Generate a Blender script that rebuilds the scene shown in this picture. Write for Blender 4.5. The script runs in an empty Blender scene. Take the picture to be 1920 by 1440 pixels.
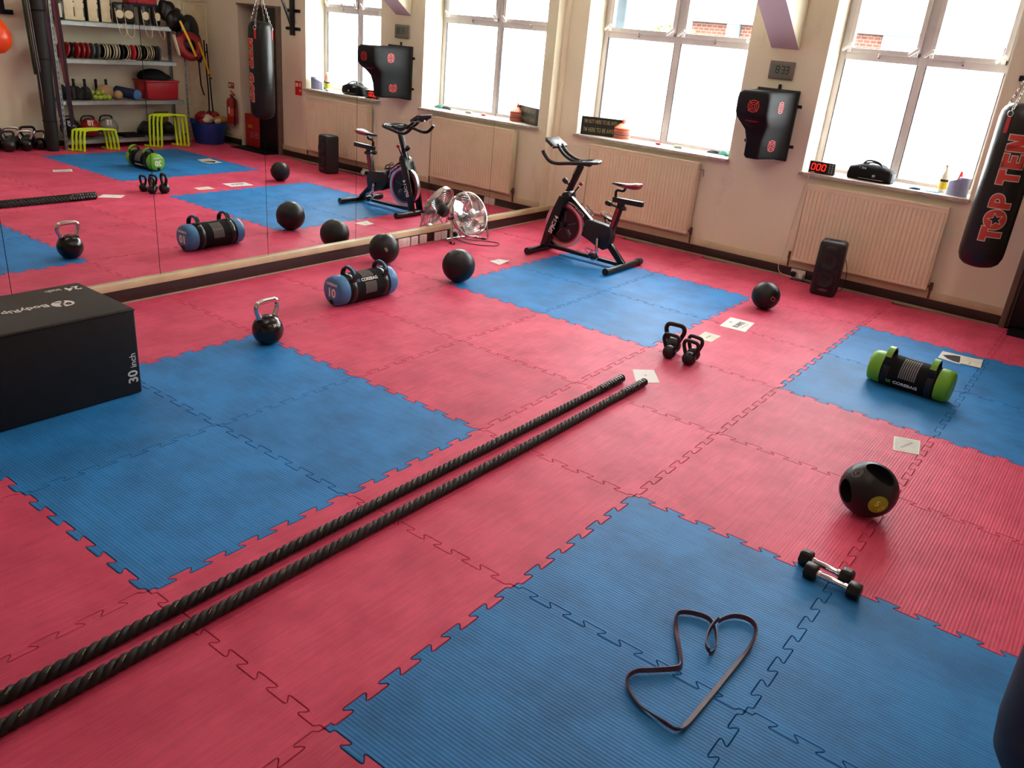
SKY, FILL_E, EXPO, PORTALS = 16.0, 11.5, 0.92, True
import bpy, bmesh, math, random
from mathutils import Vector, Matrix, Euler
random.seed(7)
sc = bpy.context.scene
COL = sc.collection
PI = math.pi
V = Vector

# ------------------------------------------------------------------ materials
def lin(c):
    if isinstance(c, str):
        c = tuple(int(c[i:i+2], 16)/255 for i in (0, 2, 4))
    return tuple((x/12.92 if x <= .04045 else ((x+.055)/1.055)**2.4) for x in c)

def mat(name, col, rough=.5, metal=0., spec=.5, var=.10, vs=9., bump=0., bs=80., emit=0., ecol=None, coat=0., sheen=0.):
    m = bpy.data.materials.new(name); m.use_nodes = True
    nt = m.node_tree; N = nt.nodes; L = nt.links
    b = N['Principled BSDF']
    c = lin(col)
    b.inputs['Roughness'].default_value = rough
    b.inputs['Metallic'].default_value = metal
    b.inputs['Specular IOR Level'].default_value = spec
    if coat: b.inputs['Coat Weight'].default_value = coat
    if sheen: b.inputs['Sheen Weight'].default_value = sheen
    tc = N.new('ShaderNodeTexCoord')
    nz = N.new('ShaderNodeTexNoise'); nz.inputs['Scale'].default_value = vs; nz.inputs['Detail'].default_value = 5
    L.new(tc.outputs['Object'], nz.inputs['Vector'])
    rp = N.new('ShaderNodeValToRGB')
    rp.color_ramp.elements[0].position = .3; rp.color_ramp.elements[1].position = .7
    rp.color_ramp.elements[0].color = (*[x*(1-var) for x in c], 1)
    rp.color_ramp.elements[1].color = (*[min(1, x*(1+var)) for x in c], 1)
    L.new(nz.outputs['Fac'], rp.inputs['Fac']); L.new(rp.outputs['Color'], b.inputs['Base Color'])
    if bump:
        n2 = N.new('ShaderNodeTexNoise'); n2.inputs['Scale'].default_value = bs; n2.inputs['Detail'].default_value = 4
        L.new(tc.outputs['Object'], n2.inputs['Vector'])
        bp = N.new('ShaderNodeBump'); bp.inputs['Strength'].default_value = bump; bp.inputs['Distance'].default_value = .004
        L.new(n2.outputs['Fac'], bp.inputs['Height']); L.new(bp.outputs['Normal'], b.inputs['Normal'])
    if emit:
        b.inputs['Emission Color'].default_value = (*lin(ecol or col), 1)
        b.inputs['Emission Strength'].default_value = emit
    return m

def mat_foam(name, col, axis, dark):
    """ribbed EVA puzzle mat: ribs, scuffs and grime"""
    m = bpy.data.materials.new(name); m.use_nodes = True
    nt = m.node_tree; N = nt.nodes; L = nt.links
    b = N['Principled BSDF']; b.inputs['Roughness'].default_value = .56
    b.inputs['Specular IOR Level'].default_value = .34
    tc = N.new('ShaderNodeTexCoord'); oi = N.new('ShaderNodeObjectInfo')
    add = N.new('ShaderNodeVectorMath'); add.operation = 'ADD'
    sclr = N.new('ShaderNodeVectorMath'); sclr.operation = 'SCALE'; sclr.inputs['Scale'].default_value = 1.0
    L.new(oi.outputs['Location'], sclr.inputs[0])
    L.new(tc.outputs['Object'], add.inputs[0]); L.new(sclr.outputs['Vector'], add.inputs[1])
    big = N.new('ShaderNodeTexNoise'); big.inputs['Scale'].default_value = 3.0; big.inputs['Detail'].default_value = 6; big.inputs['Roughness'].default_value = .62
    L.new(add.outputs['Vector'], big.inputs['Vector'])
    st = N.new('ShaderNodeMapping'); st.inputs['Scale'].default_value = (60, 4, 1) if axis == 'X' else (4, 60, 1)
    L.new(add.outputs['Vector'], st.inputs['Vector'])
    fine = N.new('ShaderNodeTexNoise'); fine.inputs['Scale'].default_value = 1.; fine.inputs['Detail'].default_value = 4
    L.new(st.outputs['Vector'], fine.inputs['Vector'])
    c = lin(col); d = lin(dark)
    rp = N.new('ShaderNodeValToRGB')
    rp.color_ramp.elements[0].position = .30; rp.color_ramp.elements[0].color = (*d, 1)
    rp.color_ramp.elements[1].position = .60; rp.color_ramp.elements[1].color = (*c, 1)
    L.new(big.outputs['Fac'], rp.inputs['Fac'])
    mx = N.new('ShaderNodeMix'); mx.data_type = 'RGBA'; mx.blend_type = 'MULTIPLY'
    rp2 = N.new('ShaderNodeValToRGB')
    rp2.color_ramp.elements[0].position = .35; rp2.color_ramp.elements[0].color = (.87, .87, .87, 1)
    rp2.color_ramp.elements[1].position = .6; rp2.color_ramp.elements[1].color = (1, 1, 1, 1)
    L.new(fine.outputs['Fac'], rp2.inputs['Fac'])
    mx.inputs['Factor'].default_value = 1
    L.new(rp.outputs['Color'], mx.inputs['A']); L.new(rp2.outputs['Color'], mx.inputs['B'])
    hs = N.new('ShaderNodeHueSaturation')
    mr = N.new('ShaderNodeMapRange'); mr.inputs['To Min'].default_value = .90; mr.inputs['To Max'].default_value = 1.08
    L.new(oi.outputs['Random'], mr.inputs['Value']); L.new(mr.outputs['Result'], hs.inputs['Value'])
    L.new(mx.outputs['Result'], hs.inputs['Color']); L.new(hs.outputs['Color'], b.inputs['Base Color'])
    wv = N.new('ShaderNodeTexWave'); wv.wave_type = 'BANDS'; wv.bands_direction = axis
    wv.inputs['Scale'].default_value = 21.; wv.inputs['Distortion'].default_value = .25; wv.inputs['Detail'].default_value = 1
    L.new(tc.outputs['Object'], wv.inputs['Vector'])
    bp = N.new('ShaderNodeBump'); bp.inputs['Strength'].default_value = .32; bp.inputs['Distance'].default_value = .0022
    L.new(wv.outputs['Fac'], bp.inputs['Height']); L.new(bp.outputs['Normal'], b.inputs['Normal'])
    return m

def mat_wall(name, col, stain):
    m = mat(name, col, rough=.75, spec=.25, var=.04, vs=1.6, bump=.25, bs=40)
    nt = m.node_tree; N = nt.nodes; L = nt.links; b = N['Principled BSDF']
    src = b.inputs['Base Color'].links[0].from_socket
    tc = N.new('ShaderNodeTexCoord'); mp = N.new('ShaderNodeMapping'); mp.inputs['Scale'].default_value = (3, 3, 1.2)
    L.new(tc.outputs['Object'], mp.inputs['Vector'])
    nz = N.new('ShaderNodeTexNoise'); nz.inputs['Scale'].default_value = 1.7; nz.inputs['Detail'].default_value = 8; nz.inputs['Roughness'].default_value = .7
    L.new(mp.outputs['Vector'], nz.inputs['Vector'])
    rp = N.new('ShaderNodeValToRGB')
    rp.color_ramp.elements[0].position = .60; rp.color_ramp.elements[0].color = (0, 0, 0, 1)
    rp.color_ramp.elements[1].position = .78; rp.color_ramp.elements[1].color = (.35, .35, .35, 1)
    L.new(nz.outputs['Fac'], rp.inputs['Fac'])
    mx = N.new('ShaderNodeMix'); mx.data_type = 'RGBA'
    L.new(rp.outputs['Color'], mx.inputs['Factor']); L.new(src, mx.inputs['A']); mx.inputs['B'].default_value = (*lin(stain), 1)
    L.new(mx.outputs['Result'], b.inputs['Base Color'])
    return m

def mat_glass(name, kind):
    m = bpy.data.materials.new(name); m.use_nodes = True
    nt = m.node_tree; N = nt.nodes; L = nt.links
    N.remove(N['Principled BSDF']); out = N['Material Output']
    tr = N.new('ShaderNodeBsdfTransparent'); mx = N.new('ShaderNodeMixShader')
    if kind == 'clear':
        tr.inputs['Color'].default_value = (.96, .98, .97, 1)
        gl = N.new('ShaderNodeBsdfGlossy'); gl.inputs['Roughness'].default_value = .02
        lw = N.new('ShaderNodeLayerWeight'); lw.inputs['Blend'].default_value = .5; pw = N.new('ShaderNodeMath'); pw.operation = 'POWER'; pw.inputs[1].default_value = 4.
        fr = N.new('ShaderNodeMapRange'); fr.inputs['To Min'].default_value = .03; fr.inputs['To Max'].default_value = .7
        L.new(lw.outputs['Facing'], pw.inputs[0]); L.new(pw.outputs[0], fr.inputs['Value'])
        L.new(fr.outputs['Result'], mx.inputs['Fac']); L.new(tr.outputs[0], mx.inputs[1]); L.new(gl.outputs[0], mx.inputs[2])
    else:
        tr.inputs['Color'].default_value = (.97, .98, .98, 1)
        tl = N.new('ShaderNodeBsdfTranslucent'); tl.inputs['Color'].default_value = (.97, .98, .98, 1)
        nz = N.new('ShaderNodeTexNoise'); nz.inputs['Scale'].default_value = 60
        tc = N.new('ShaderNodeTexCoord'); L.new(tc.outputs['Object'], nz.inputs['Vector'])
        mr = N.new('ShaderNodeMapRange'); mr.inputs['To Min'].default_value = .35; mr.inputs['To Max'].default_value = .6
        L.new(nz.outputs['Fac'], mr.inputs['Value']); L.new(mr.outputs['Result'], mx.inputs['Fac'])
        L.new(tr.outputs[0], mx.inputs[1]); L.new(tl.outputs[0], mx.inputs[2])
    L.new(mx.outputs[0], out.inputs['Surface'])
    return m

def mat_mirror():
    m = bpy.data.materials.new('mirror_silver'); m.use_nodes = True
    nt = m.node_tree; N = nt.nodes; L = nt.links; b = N['Principled BSDF']
    b.inputs['Metallic'].default_value = 1; b.inputs['Roughness'].default_value = 0.0
    nz = N.new('ShaderNodeTexNoise'); nz.inputs['Scale'].default_value = 2.
    tc = N.new('ShaderNodeTexCoord'); L.new(tc.outputs['Object'], nz.inputs['Vector'])
    rp = N.new('ShaderNodeValToRGB'); rp.color_ramp.elements[0].color = (.86, .89, .86, 1); rp.color_ramp.elements[1].color = (.9, .92, .9, 1)
    L.new(nz.outputs['Fac'], rp.inputs['Fac']); L.new(rp.outputs['Color'], b.inputs['Base Color'])
    return m

def mat_brick():
    m = bpy.data.materials.new('brickwork'); m.use_nodes = True
    nt = m.node_tree; N = nt.nodes; L = nt.links; b = N['Principled BSDF']; b.inputs['Roughness'].default_value = .9
    tc = N.new('ShaderNodeTexCoord'); mp = N.new('ShaderNodeMapping'); mp.inputs['Rotation'].default_value = (PI/2, 0, 0)
    br = N.new('ShaderNodeTexBrick'); br.inputs['Scale'].default_value = 3.2
    br.inputs['Color1'].default_value = (*lin('54291c'), 1); br.inputs['Color2'].default_value = (*lin('3f1c12'), 1); br.inputs['Mortar'].default_value = (*lin('6a5a4c'), 1)
    L.new(tc.outputs['Object'], mp.inputs['Vector']); L.new(mp.outputs['Vector'], br.inputs['Vector']); L.new(br.outputs['Color'], b.inputs['Base Color'])
    return m

MT = {}
def mm(key, *a, **k):
    if key not in MT: MT[key] = mat(key, *a, **k)
    return MT[key]
BLK = mat('black_rubber', '121314', .42, spec=.4, bump=.08, bs=220)
BLKV = mat('black_vinyl', '0f1011', .33, spec=.45, bump=.12, bs=60)
BLKF = mat('black_fabric', '111113', .8, spec=.2, bump=.3, bs=300)
BLKP = mat('black_plastic', '141416', .45)
BLKM = mat('black_painted_steel', '0e0f11', .3, spec=.5)
CHR = mat('chrome', 'd8d8d8', .12, 1., var=.03)
STEEL = mat('galvanised_steel', 'a2a6a2', .45, .6, var=.12, vs=14)
WHT = mat('white_print', 'e6e4dc', .6, var=.03)
PAPER = mat('white_paper', 'eeeeea', .7, spec=.3, var=.02)
GREYP = mat('grey_print', '8a8a88', .7)
RED = mat('red_print', 'c02820', .5)
REDL = mat('red_leather', '8c1418', .45, bump=.1)
CREAM = mat('cream_vinyl', 'dccfa8', .5, bump=.08)
CREAMP = mat('cream_gloss_paint', 'd6cba4', .4, var=.12, vs=5)
DARKB = mat('dark_brown_skirting', '33211d', .5, var=.15)
WALLM = mat_wall('cream_wall_paint', 'eae2c8', 'b4a07e')
CEILM = mat('ceiling_paint', 'e2ddd2', .9, spec=.2, var=.03, vs=2)
LILAC = mat('lilac_paint', 'c8b6c2', .7, spec=.25, var=.05, vs=2)
UPVC = mat('white_upvc', 'c9c2c2', .35, var=.05)
SILLM = mat('stone_sill', 'b5ab9f', .5, var=.18, vs=25)
RADM = mat('radiator_enamel', 'ead9b8', .35, var=.05, vs=4)
NAVY = mat('navy_fabric', '1a2238', .8)
MIRROR = mat_mirror()

# ------------------------------------------------------------------ mesh builder
class MB:
    def __init__(s): s.v = []; s.f = []; s.m = []; s.mi = 0
    def add(s, vs, fs, M=None):
        o = len(s.v)
        s.v += [tuple(M @ V(v)) if M is not None else tuple(v) for v in vs]
        s.f += [tuple(i+o for i in f) for f in fs]; s.m += [s.mi]*len(fs)
        return s
    def box(s, c, d, rot=None, taper=1.):
        x, y, z = d[0]/2, d[1]/2, d[2]/2
        vs = [(-x,-y,-z),(x,-y,-z),(x,y,-z),(-x,y,-z),(-x*taper,-y*taper,z),(x*taper,-y*taper,z),(x*taper,y*taper,z),(-x*taper,y*taper,z)]
        M = Matrix.Translation(c) @ (Euler(rot).to_matrix().to_4x4() if rot else Matrix())
        return s.add(vs, [(0,3,2,1),(4,5,6,7),(0,1,5,4),(1,2,6,5),(2,3,7,6),(3,0,4,7)], M)
    def rbox(s, c, d, r=.01, seg=3, rot=None, taper=1.):
        bm = bmesh.new(); bmesh.ops.create_cube(bm, size=1)
        for v in bm.verts:
            k = taper if v.co.z > 0 else 1
            v.co = V((v.co.x*d[0]*k, v.co.y*d[1]*k, v.co.z*d[2]))
        bmesh.ops.bevel(bm, geom=bm.edges[:], offset=r, segments=seg, profile=.5, affect='EDGES')
        M = Matrix.Translation(c) @ (Euler(rot).to_matrix().to_4x4() if rot else Matrix())
        return s.bm(bm, M)
    def bm(s, bm, M=None):
        bm.verts.index_update()
        s.add([v.co.copy() for v in bm.verts], [[v.index for v in f.verts] for f in bm.faces], M); bm.free(); return s
    def beam(s, a, b, w, h, up=(0, 0, 1), r=0.):
        a, b = V(a), V(b); z = (b-a); L = z.length; z.normalize()
        x = V(up).cross(z)
        if x.length < 1e-4: x = V((1, 0, 0)).cross(z)
        x.normalize(); y = z.cross(x)
        M = Matrix.Translation((a+b)/2) @ Matrix((x, y, z)).transposed().to_4x4()
        k = MB(); k.rbox((0,0,0), (w, h, L), r, 2) if r else k.box((0,0,0), (w, h, L))
        return s.add(k.v, k.f, M)
    def tube(s, pts, r, n=10, closed=False, caps=True):
        pts = [V(p) for p in pts]; N = len(pts); rs = r if isinstance(r, (list, tuple)) else [r]*N
        vs = []; up = None
        for i, p in enumerate(pts):
            t = (pts[(i+1) % N]-pts[i-1]) if closed else (pts[min(i+1, N-1)]-pts[max(i-1, 0)])
            t.normalize()
            if up is None:
                up = V((0, 0, 1)) if abs(t.z) < .9 else V((1, 0, 0))
            u = up - t*up.dot(t)
            if u.length < 1e-5: u = t.orthogonal()
            u.normalize(); up = u; w = t.cross(u)
            for k in range(n):
                a = 2*PI*k/n; vs.append(p + (u*math.cos(a)+w*math.sin(a))*rs[i])
        fs = []
        for i in range(N if closed else N-1):
            j = (i+1) % N
            for k in range(n): fs.append((i*n+k, i*n+(k+1) % n, j*n+(k+1) % n, j*n+k))
        if caps and not closed: fs += [tuple(range(n))[::-1], tuple((N-1)*n+k for k in range(n))]
        return s.add(vs, fs)
    def cyl(s, a, b, r, n=20, r2=None): return s.tube([a, b], [r, r if r2 is None else r2], n)
    def lathe(s, prof, n=32, M=None):
        """prof: (radius, z) from bottom to top, about local z"""
        vs = []; fs = []; rings = []
        for r, z in prof:
            if r < 1e-6: vs.append((0, 0, z)); rings.append([len(vs)-1])
            else:
                b = len(vs); vs += [(r*math.cos(2*PI*k/n), r*math.sin(2*PI*k/n), z) for k in range(n)]; rings.append(list(range(b, b+n)))
        for A, B in zip(rings, rings[1:]):
            for k in range(n):
                k2 = (k+1) % n
                if len(A) == 1 and len(B) == 1: break
                if len(A) == 1: fs.append((A[0], B[k2], B[k]))
                elif len(B) == 1: fs.append((A[k], A[k2], B[0]))
                else: fs.append((A[k], A[k2], B[k2], B[k]))
        return s.add(vs, fs, M)
    def ball(s, c, r, n=24, M=None):
        r = (r, r, r) if not isinstance(r, (tuple, list)) else r
        m = n//2
        prof = [(math.sin(PI*i/m), -math.cos(PI*i/m)) for i in range(m+1)]
        prof[0] = (0, -1); prof[-1] = (0, 1)
        T = Matrix.Translation(c) @ (M or Matrix()) @ Matrix.Diagonal((*r, 1))
        return s.lathe(prof, n, T)
    def torus(s, c, R, r, M=None, n=32, m=8):
        T = Matrix.Translation(c) @ (M or Matrix())
        pts = [T @ V((R*math.cos(2*PI*k/n), R*math.sin(2*PI*k/n), 0)) for k in range(n)]
        return s.tube(pts, r, m, closed=True)
    def prism(s, poly, d0, d1, M=None):
        """poly in local xy, extruded along z from d0 to d1"""
        n = len(poly)
        vs = [(x, y, d0) for x, y in poly]+[(x, y, d1) for x, y in poly]
        fs = [tuple(range(n))[::-1], tuple(range(n, 2*n))]+[(i, (i+1) % n, n+(i+1) % n, n+i) for i in range(n)]
        return s.add(vs, fs, M)
    def rprism(s, poly, d0, d1, r, M=None, seg=3):
        k = MB(); k.prism(poly, d0, d1)
        bm = bmesh.new(); vv = [bm.verts.new(v) for v in k.v]
        for f in k.f: bm.faces.new([vv[i] for i in f])
        bmesh.ops.recalc_face_normals(bm, faces=bm.faces[:])
        bmesh.ops.bevel(bm, geom=bm.edges[:], offset=r, segments=seg, profile=.5, affect='EDGES', clamp_overlap=True)
        return s.bm(bm, M)
    def ribbon(s, pts, w, wd, t=.003):
        """flat strap: pts centre line, wd width directions (one or per point)"""
        pts = [V(p) for p in pts]; N = len(pts)
        wds = [V(x).normalized() for x in wd] if isinstance(wd[0], (tuple, list, Vector)) else [V(wd).normalized()]*N
        vs = []
        for i, p in enumerate(pts):
            tg = (pts[min(i+1, N-1)]-pts[max(i-1, 0)]).normalized(); nn = tg.cross(wds[i])
            nn = nn.normalized() if nn.length > 1e-6 else V((0, 0, 1))
            for a, b in ((-1, -1), (1, -1), (1, 1), (-1, 1)): vs.append(p+wds[i]*(a*w/2)+nn*(b*t/2))
        fs = [(3, 2, 1, 0), tuple((N-1)*4+k for k in range(4))]
        for i in range(N-1):
            for k in range(4): fs.append((i*4+k, i*4+(k+1) % 4, (i+1)*4+(k+1) % 4, (i+1)*4+k))
        return s.add(vs, fs)
    def text(s, body, size, M, bold=0., depth=.0008, sx=1., wrap=None, align='CENTER'):
        cu = bpy.data.curves.new('t', 'FONT'); cu.body = body; cu.size = size; cu.align_x = align; cu.align_y = 'CENTER'
        cu.extrude = depth/2; cu.offset = bold*size; cu.resolution_u = 3
        o = bpy.data.objects.new('t', cu); COL.objects.link(o)
        dg = bpy.context.evaluated_depsgraph_get(); me = bpy.data.meshes.new_from_object(o.evaluated_get(dg))
        vs = [V((v.co.x*sx, v.co.y, v.co.z)) for v in me.vertices]; fs = [tuple(p.vertices) for p in me.polygons]
        bpy.data.objects.remove(o); bpy.data.curves.remove(cu); bpy.data.meshes.remove(me)
        if wrap:
            k = MB(); k.add(vs, fs); return s.wrapped(k, wrap, M)
        return s.add(vs, fs, M)
    def wrapped(s, k, R, M, axis='y', cuts=9):
        """bend flat mesh k around a cylinder of radius R whose axis is local x (axis='x') or y; z=0 is the surface"""
        bm = bmesh.new(); vv = [bm.verts.new(v) for v in k.v]
        for f in k.f:
            try: bm.faces.new([vv[i] for i in f])
            except ValueError: pass
        ax = 1 if axis == 'x' else 0
        lo = min(v.co[ax] for v in bm.verts); hi = max(v.co[ax] for v in bm.verts)
        for i in range(1, cuts+1):
            c = lo+(hi-lo)*i/(cuts+1); no = V((0, 0, 0)); no[ax] = 1; co = V((0, 0, 0)); co[ax] = c
            bmesh.ops.bisect_plane(bm, geom=bm.verts[:]+bm.edges[:]+bm.faces[:], plane_co=co, plane_no=no)
        for v in bm.verts:
            a = v.co[ax]/R; rr = R+v.co.z
            v.co[ax] = rr*math.sin(a); v.co.z = rr*math.cos(a)-R
        return s.bm(bm, M)
    def build(s, name, mats, parent=None, smooth=40, recalc=True):
        me = bpy.data.meshes.new(name); me.from_pydata(s.v, [], s.f)
        for m in (mats if isinstance(mats, (list, tuple)) else [mats]): me.materials.append(m)
        me.polygons.foreach_set('material_index', s.m)
        if recalc:
            bm = bmesh.new(); bm.from_mesh(me); bmesh.ops.recalc_face_normals(bm, faces=bm.faces[:]); bm.to_mesh(me); bm.free()
        if smooth:
            me.polygons.foreach_set('use_smooth', [True]*len(me.polygons)); me.set_sharp_from_angle(angle=math.radians(smooth))
        me.update()
        o = bpy.data.objects.new(name, me); COL.objects.link(o)
        if parent: o.parent = parent
        return o

def tag(o, label, cat=None, group=None, kind=None):
    if label: o['label'] = label
    if cat: o['category'] = cat
    if group: o['group'] = group
    if kind: o['kind'] = kind
    return o
def thing(name, label, cat, loc=(0, 0, 0), rot=(0, 0, 0), group=None, kind=None):
    o = bpy.data.objects.new(name, None); COL.objects.link(o); o.empty_display_size = .05
    o.location = loc; o.rotation_euler = rot if isinstance(rot, (tuple, list)) else (0, 0, rot)
    return tag(o, label, cat, group, kind)
def dup(root, loc, rot=None, label=None, group=None, cat=None):
    r = root.copy(); COL.objects.link(r); r.location = loc
    if rot is not None: r.rotation_euler = rot if isinstance(rot, (tuple, list)) else (0, 0, rot)
    if label: r['label'] = label
    if group: r['group'] = group
    if cat: r['category'] = cat
    for ch in list(root.children):
        c = ch.copy(); COL.objects.link(c); c.parent = r
        for g in list(ch.children):
            d = g.copy(); COL.objects.link(d); d.parent = c
    return r
def structure(o): o['kind'] = 'structure'; return o
def frame(o, x, y, z=None):
    """matrix with given x and y axis directions at o"""
    x = V(x).normalized(); y = V(y); y = (y-x*y.dot(x)).normalized(); z = x.cross(y)
    return Matrix.Translation(o) @ Matrix((x, y, z)).transposed().to_4x4()
def arc(n, f): return [f(i/(n-1)) for i in range(n)]
def smooth_path(pts, sub=6, closed=False):
    P = [V(p) for p in pts]; N = len(P); out = []
    rng = range(N) if closed else range(N-1)
    for i in rng:
        if closed: a, b, c, d = P[i-1], P[i], P[(i+1) % N], P[(i+2) % N]
        else: a, b, c, d = P[max(i-1, 0)], P[i], P[i+1], P[min(i+2, N-1)]
        for k in range(sub):
            t = k/sub
            out.append(.5*((2*b)+(c-a)*t+(2*a-5*b+4*c-d)*t*t+(3*b-a-3*c+d)*t**3))
    if not closed: out.append(P[-1])
    return out
# ------------------------------------------------------------------ room constants (metres; mat tile = 1 m)
WX0, WX1, WY0, WY1, CZ = -2.15, 4.76, -5.0, 6.15, 3.3     # mirror wall, right wall, front wall, window wall, ceiling
W = [(-1.855, .05), (.84, 2.37)]                          # the two window openings in x
SZ, WT, DX0, DX1, DZ = 1.02, 2.95, 2.95, 3.95, 2.12        # sill bed, window head, doorway
OUT = 6.60                                                # outer face of the window wall

b = MB(); b.box(((WX0+WX1)/2, (WY0+7.3)/2, -.05), (WX1-WX0+.4, 7.3-WY0+.3, .06))
structure(b.build('floor', mat('concrete_floor', '3c3432', .8), smooth=0))
b = MB(); b.box(((WX0+WX1)/2, (WY0+7.2)/2, CZ+.05), (WX1-WX0+.4, 7.2-WY0+.3, .1))
structure(b.build('ceiling', CEILM, smooth=0))
b = MB(); b.box((WX0-.06, (WY0+OUT)/2, (CZ-.02)/2), (.12, OUT-WY0, CZ+.02))
structure(b.build('wall_left', WALLM, smooth=0))
b = MB(); b.box((WX1+.06, (WY0+WY1)/2, (CZ-.02)/2), (.12, WY1-WY0, CZ+.02))
structure(b.build('wall_right', WALLM, smooth=0))
b = MB(); b.box(((WX0+WX1)/2, WY0-.06, (CZ-.02)/2), (WX1-WX0+.24, .12, CZ+.02))
structure(b.build('wall_front', WALLM, smooth=0))
b = MB(); ym = (WY1+OUT)/2; t = OUT-WY1
def wb(x0, x1, z0, z1): b.box(((x0+x1)/2, ym, (z0+z1)/2), (x1-x0, t, z1-z0))
zb = -.03
wb(WX0-.12, W[0][0], zb, CZ); wb(W[0][1], W[1][0], zb, CZ); wb(W[1][1], DX0, zb, CZ); wb(DX1, WX1+.12, zb, CZ)
for x0, x1 in W: wb(x0, x1, zb, SZ); wb(x0, x1, WT, CZ)
wb(DX0, DX1, DZ, CZ)
structure(b.build('wall_back', WALLM, smooth=0))
# lobby behind the doorway
b = MB()
b.box((DX0-.1, 6.9, 1.1), (.1, .6, 2.4)); b.box((DX1+.05, 6.9, 1.1), (.1, .6, 2.4)); b.box(((DX0+DX1)/2, 7.2, 1.1), (1.3, .1, 2.4)); b.box(((DX0+DX1)/2, 6.9, 2.2), (1.3, .7, .1))
structure(b.build('wall_lobby', LILAC, smooth=0))
# rounded plaster in the corner of mirror wall and window wall
b = MB(); b.cyl((WX0+.0, WY1-.0, 0.16), (WX0, WY1, CZ-.01), .055, 16)
structure(b.build('trim_1', WALLM))

# haunch of the roof beam between the windows
b = MB(); poly = [(6.14, 2.15), (5.57, 2.53), (4.3, 3.29), (6.14, 3.29)]
Mx = Matrix(((0, 0, 1, 0), (1, 0, 0, 0), (0, 1, 0, 0), (0, 0, 0, 1)))   # local (x,y,z) -> world (z, x, y)
b.prism(poly, .285, .56, Mx)
o = b.build('beam_haunch', [WALLM, LILAC], smooth=0)
for p in o.data.polygons:
    if p.normal.z < -.3: p.material_index = 1
structure(o)

# skirtings: dark board, cream batten above, pale mat edging below
def trim(nm, x0, x1, z0, z1, y0, y1, m): b = MB(); b.rbox(((x0+x1)/2, (y0+y1)/2, (z0+z1)/2), (abs(x1-x0), abs(y1-y0), z1-z0), .003, 2); structure(b.build(nm, m))
trim('baseboard_left', WX0, -2.117, .0, .104, WY0, WY1, DARKB)
trim('trim_2', WX0, -2.104, .104, .158, WY0, WY1-.01, CREAMP)
for i, (x0, x1) in enumerate([(-2.104, DX0-.03), (DX1+.02, WX1)]):
    trim('baseboard_back' if i == 0 else 'baseboard_lobby', x0, x1, 0, .092, 6.128, WY1, DARKB)
    trim('trim_%d' % (3+i), x0, x1, .092, .165, 6.135, WY1, CREAMP)
trim('baseboard_right', 4.74, WX1, 0, .1, WY0, 6.12, DARKB)
EDGE = mat('pale_mat_edging', 'b09a80', .7)
trim('trim_5', -2.117, -2.104, -.02, .008, WY0, WY1-.03, EDGE)
trim('trim_6', -2.104, DX0-.03, -.02, .008, 6.115, 6.128, EDGE)

# ------------------------------------------------------------------ foam puzzle mats
NT = 12; P_ = .96/NT; HH = .0175
prof = [(0, 0), (.02, 0)]
for i in range(NT):
    s = 1 if i % 2 == 0 else -1
    a = .02+i*P_; bq = a+P_
    prof += [(a+.02*P_ if i else a+.10*P_, 0), (a-.16*P_ if i else a+.1*P_, s*HH*.72), (a-.05*P_ if i else a+.18*P_, s*HH), (bq+.05*P_ if i < NT-1 else bq-.18*P_, s*HH), (bq+.16*P_ if i < NT-1 else bq-.1*P_, s*HH*.72)]
prof += [(.98, 0), (1, 0)]
def make_tile(x0, x1, y0, y1, teeth):
    pts = []
    B, R, T, L = teeth
    # bottom edge left->right at y0, right edge up at x1, top right->left at y1, left edge down at x0; same curve both sides of a joint
    if B: pts += [(q, y0+d) for q, d in prof[:-1] if q < x1-.004]
    else: pts += [(x0, y0)]
    if B and (x0 != 0): pts[0] = (x0, y0)
    if R: pts += [(x1+d, q) for q, d in prof[:-1]]
    else: pts += [(x1, y0)]
    if T: pts += ([(x1, y1)] if x1 < 1 else [])+[(q, y1+d) for q, d in prof[::-1][:-1] if x1 >= 1 or q < x1-.004]
    else: pts += [(x1, y1)]
    if L: pts += [(x0+d, q) for q, d in prof[::-1][:-1]]
    else: pts += [(x0, y1)]
    # drop consecutive duplicates
    P = [pts[0]]
    for p in pts[1:]:
        if (V(p)-V(P[-1])).length > 1e-4: P.append(p)
    if (V(P[0])-V(P[-1])).length < 1e-4: P.pop()
    # corner cutting once to round the teeth
    Q = []
    n = len(P)
    for i in range(n):
        a, c = V(P[i]), V(P[(i+1) % n])
        if (c-a).length > .06: Q += [a+(c-a).normalized()*.004, c-(c-a).normalized()*.004]
        else: Q += [a.lerp(c, .27), a.lerp(c, .73)]
    def inset(d):
        out = []; m = len(Q)
        for i in range(m):
            t1 = (Q[i]-Q[i-1]); t2 = (Q[(i+1) % m]-Q[i])
            t = (t1.normalized()+t2.normalized()); t = t.normalized() if t.length > 1e-6 else t2.normalized()
            nrm = V((-t.y, t.x)); out.append(Q[i]+nrm*d)
        return out
    top = inset(.0030); mid = inset(.0010)
    m = len(Q); mb = MB()
    vs = [(p.x, p.y, 0) for p in top]+[(p.x, p.y, -.0035) for p in mid]+[(p.x, p.y, -.0195) for p in mid]
    fs = [tuple(range(m))]+[(m+i, m+(i+1) % m, (i+1) % m, i) for i in range(m)]+[(2*m+i, 2*m+(i+1) % m, m+(i+1) % m, m+i) for i in range(m)]
    mb.add(vs, fs); mb.mi = 0
    return mb
FOAM = {}
FOAM['blue'] = mat_foam('blue_foam', '2a8ad4', 'Y', '2070b0')
FOAM['pink'] = mat_foam('pink_foam', 'e65475', 'X', 'cc3e5f')
ordn = ['first', 'second', 'third', 'fourth', 'fifth', 'sixth', 'seventh', 'eighth', 'ninth', 'tenth', 'eleventh']
tcache = {}
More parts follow.
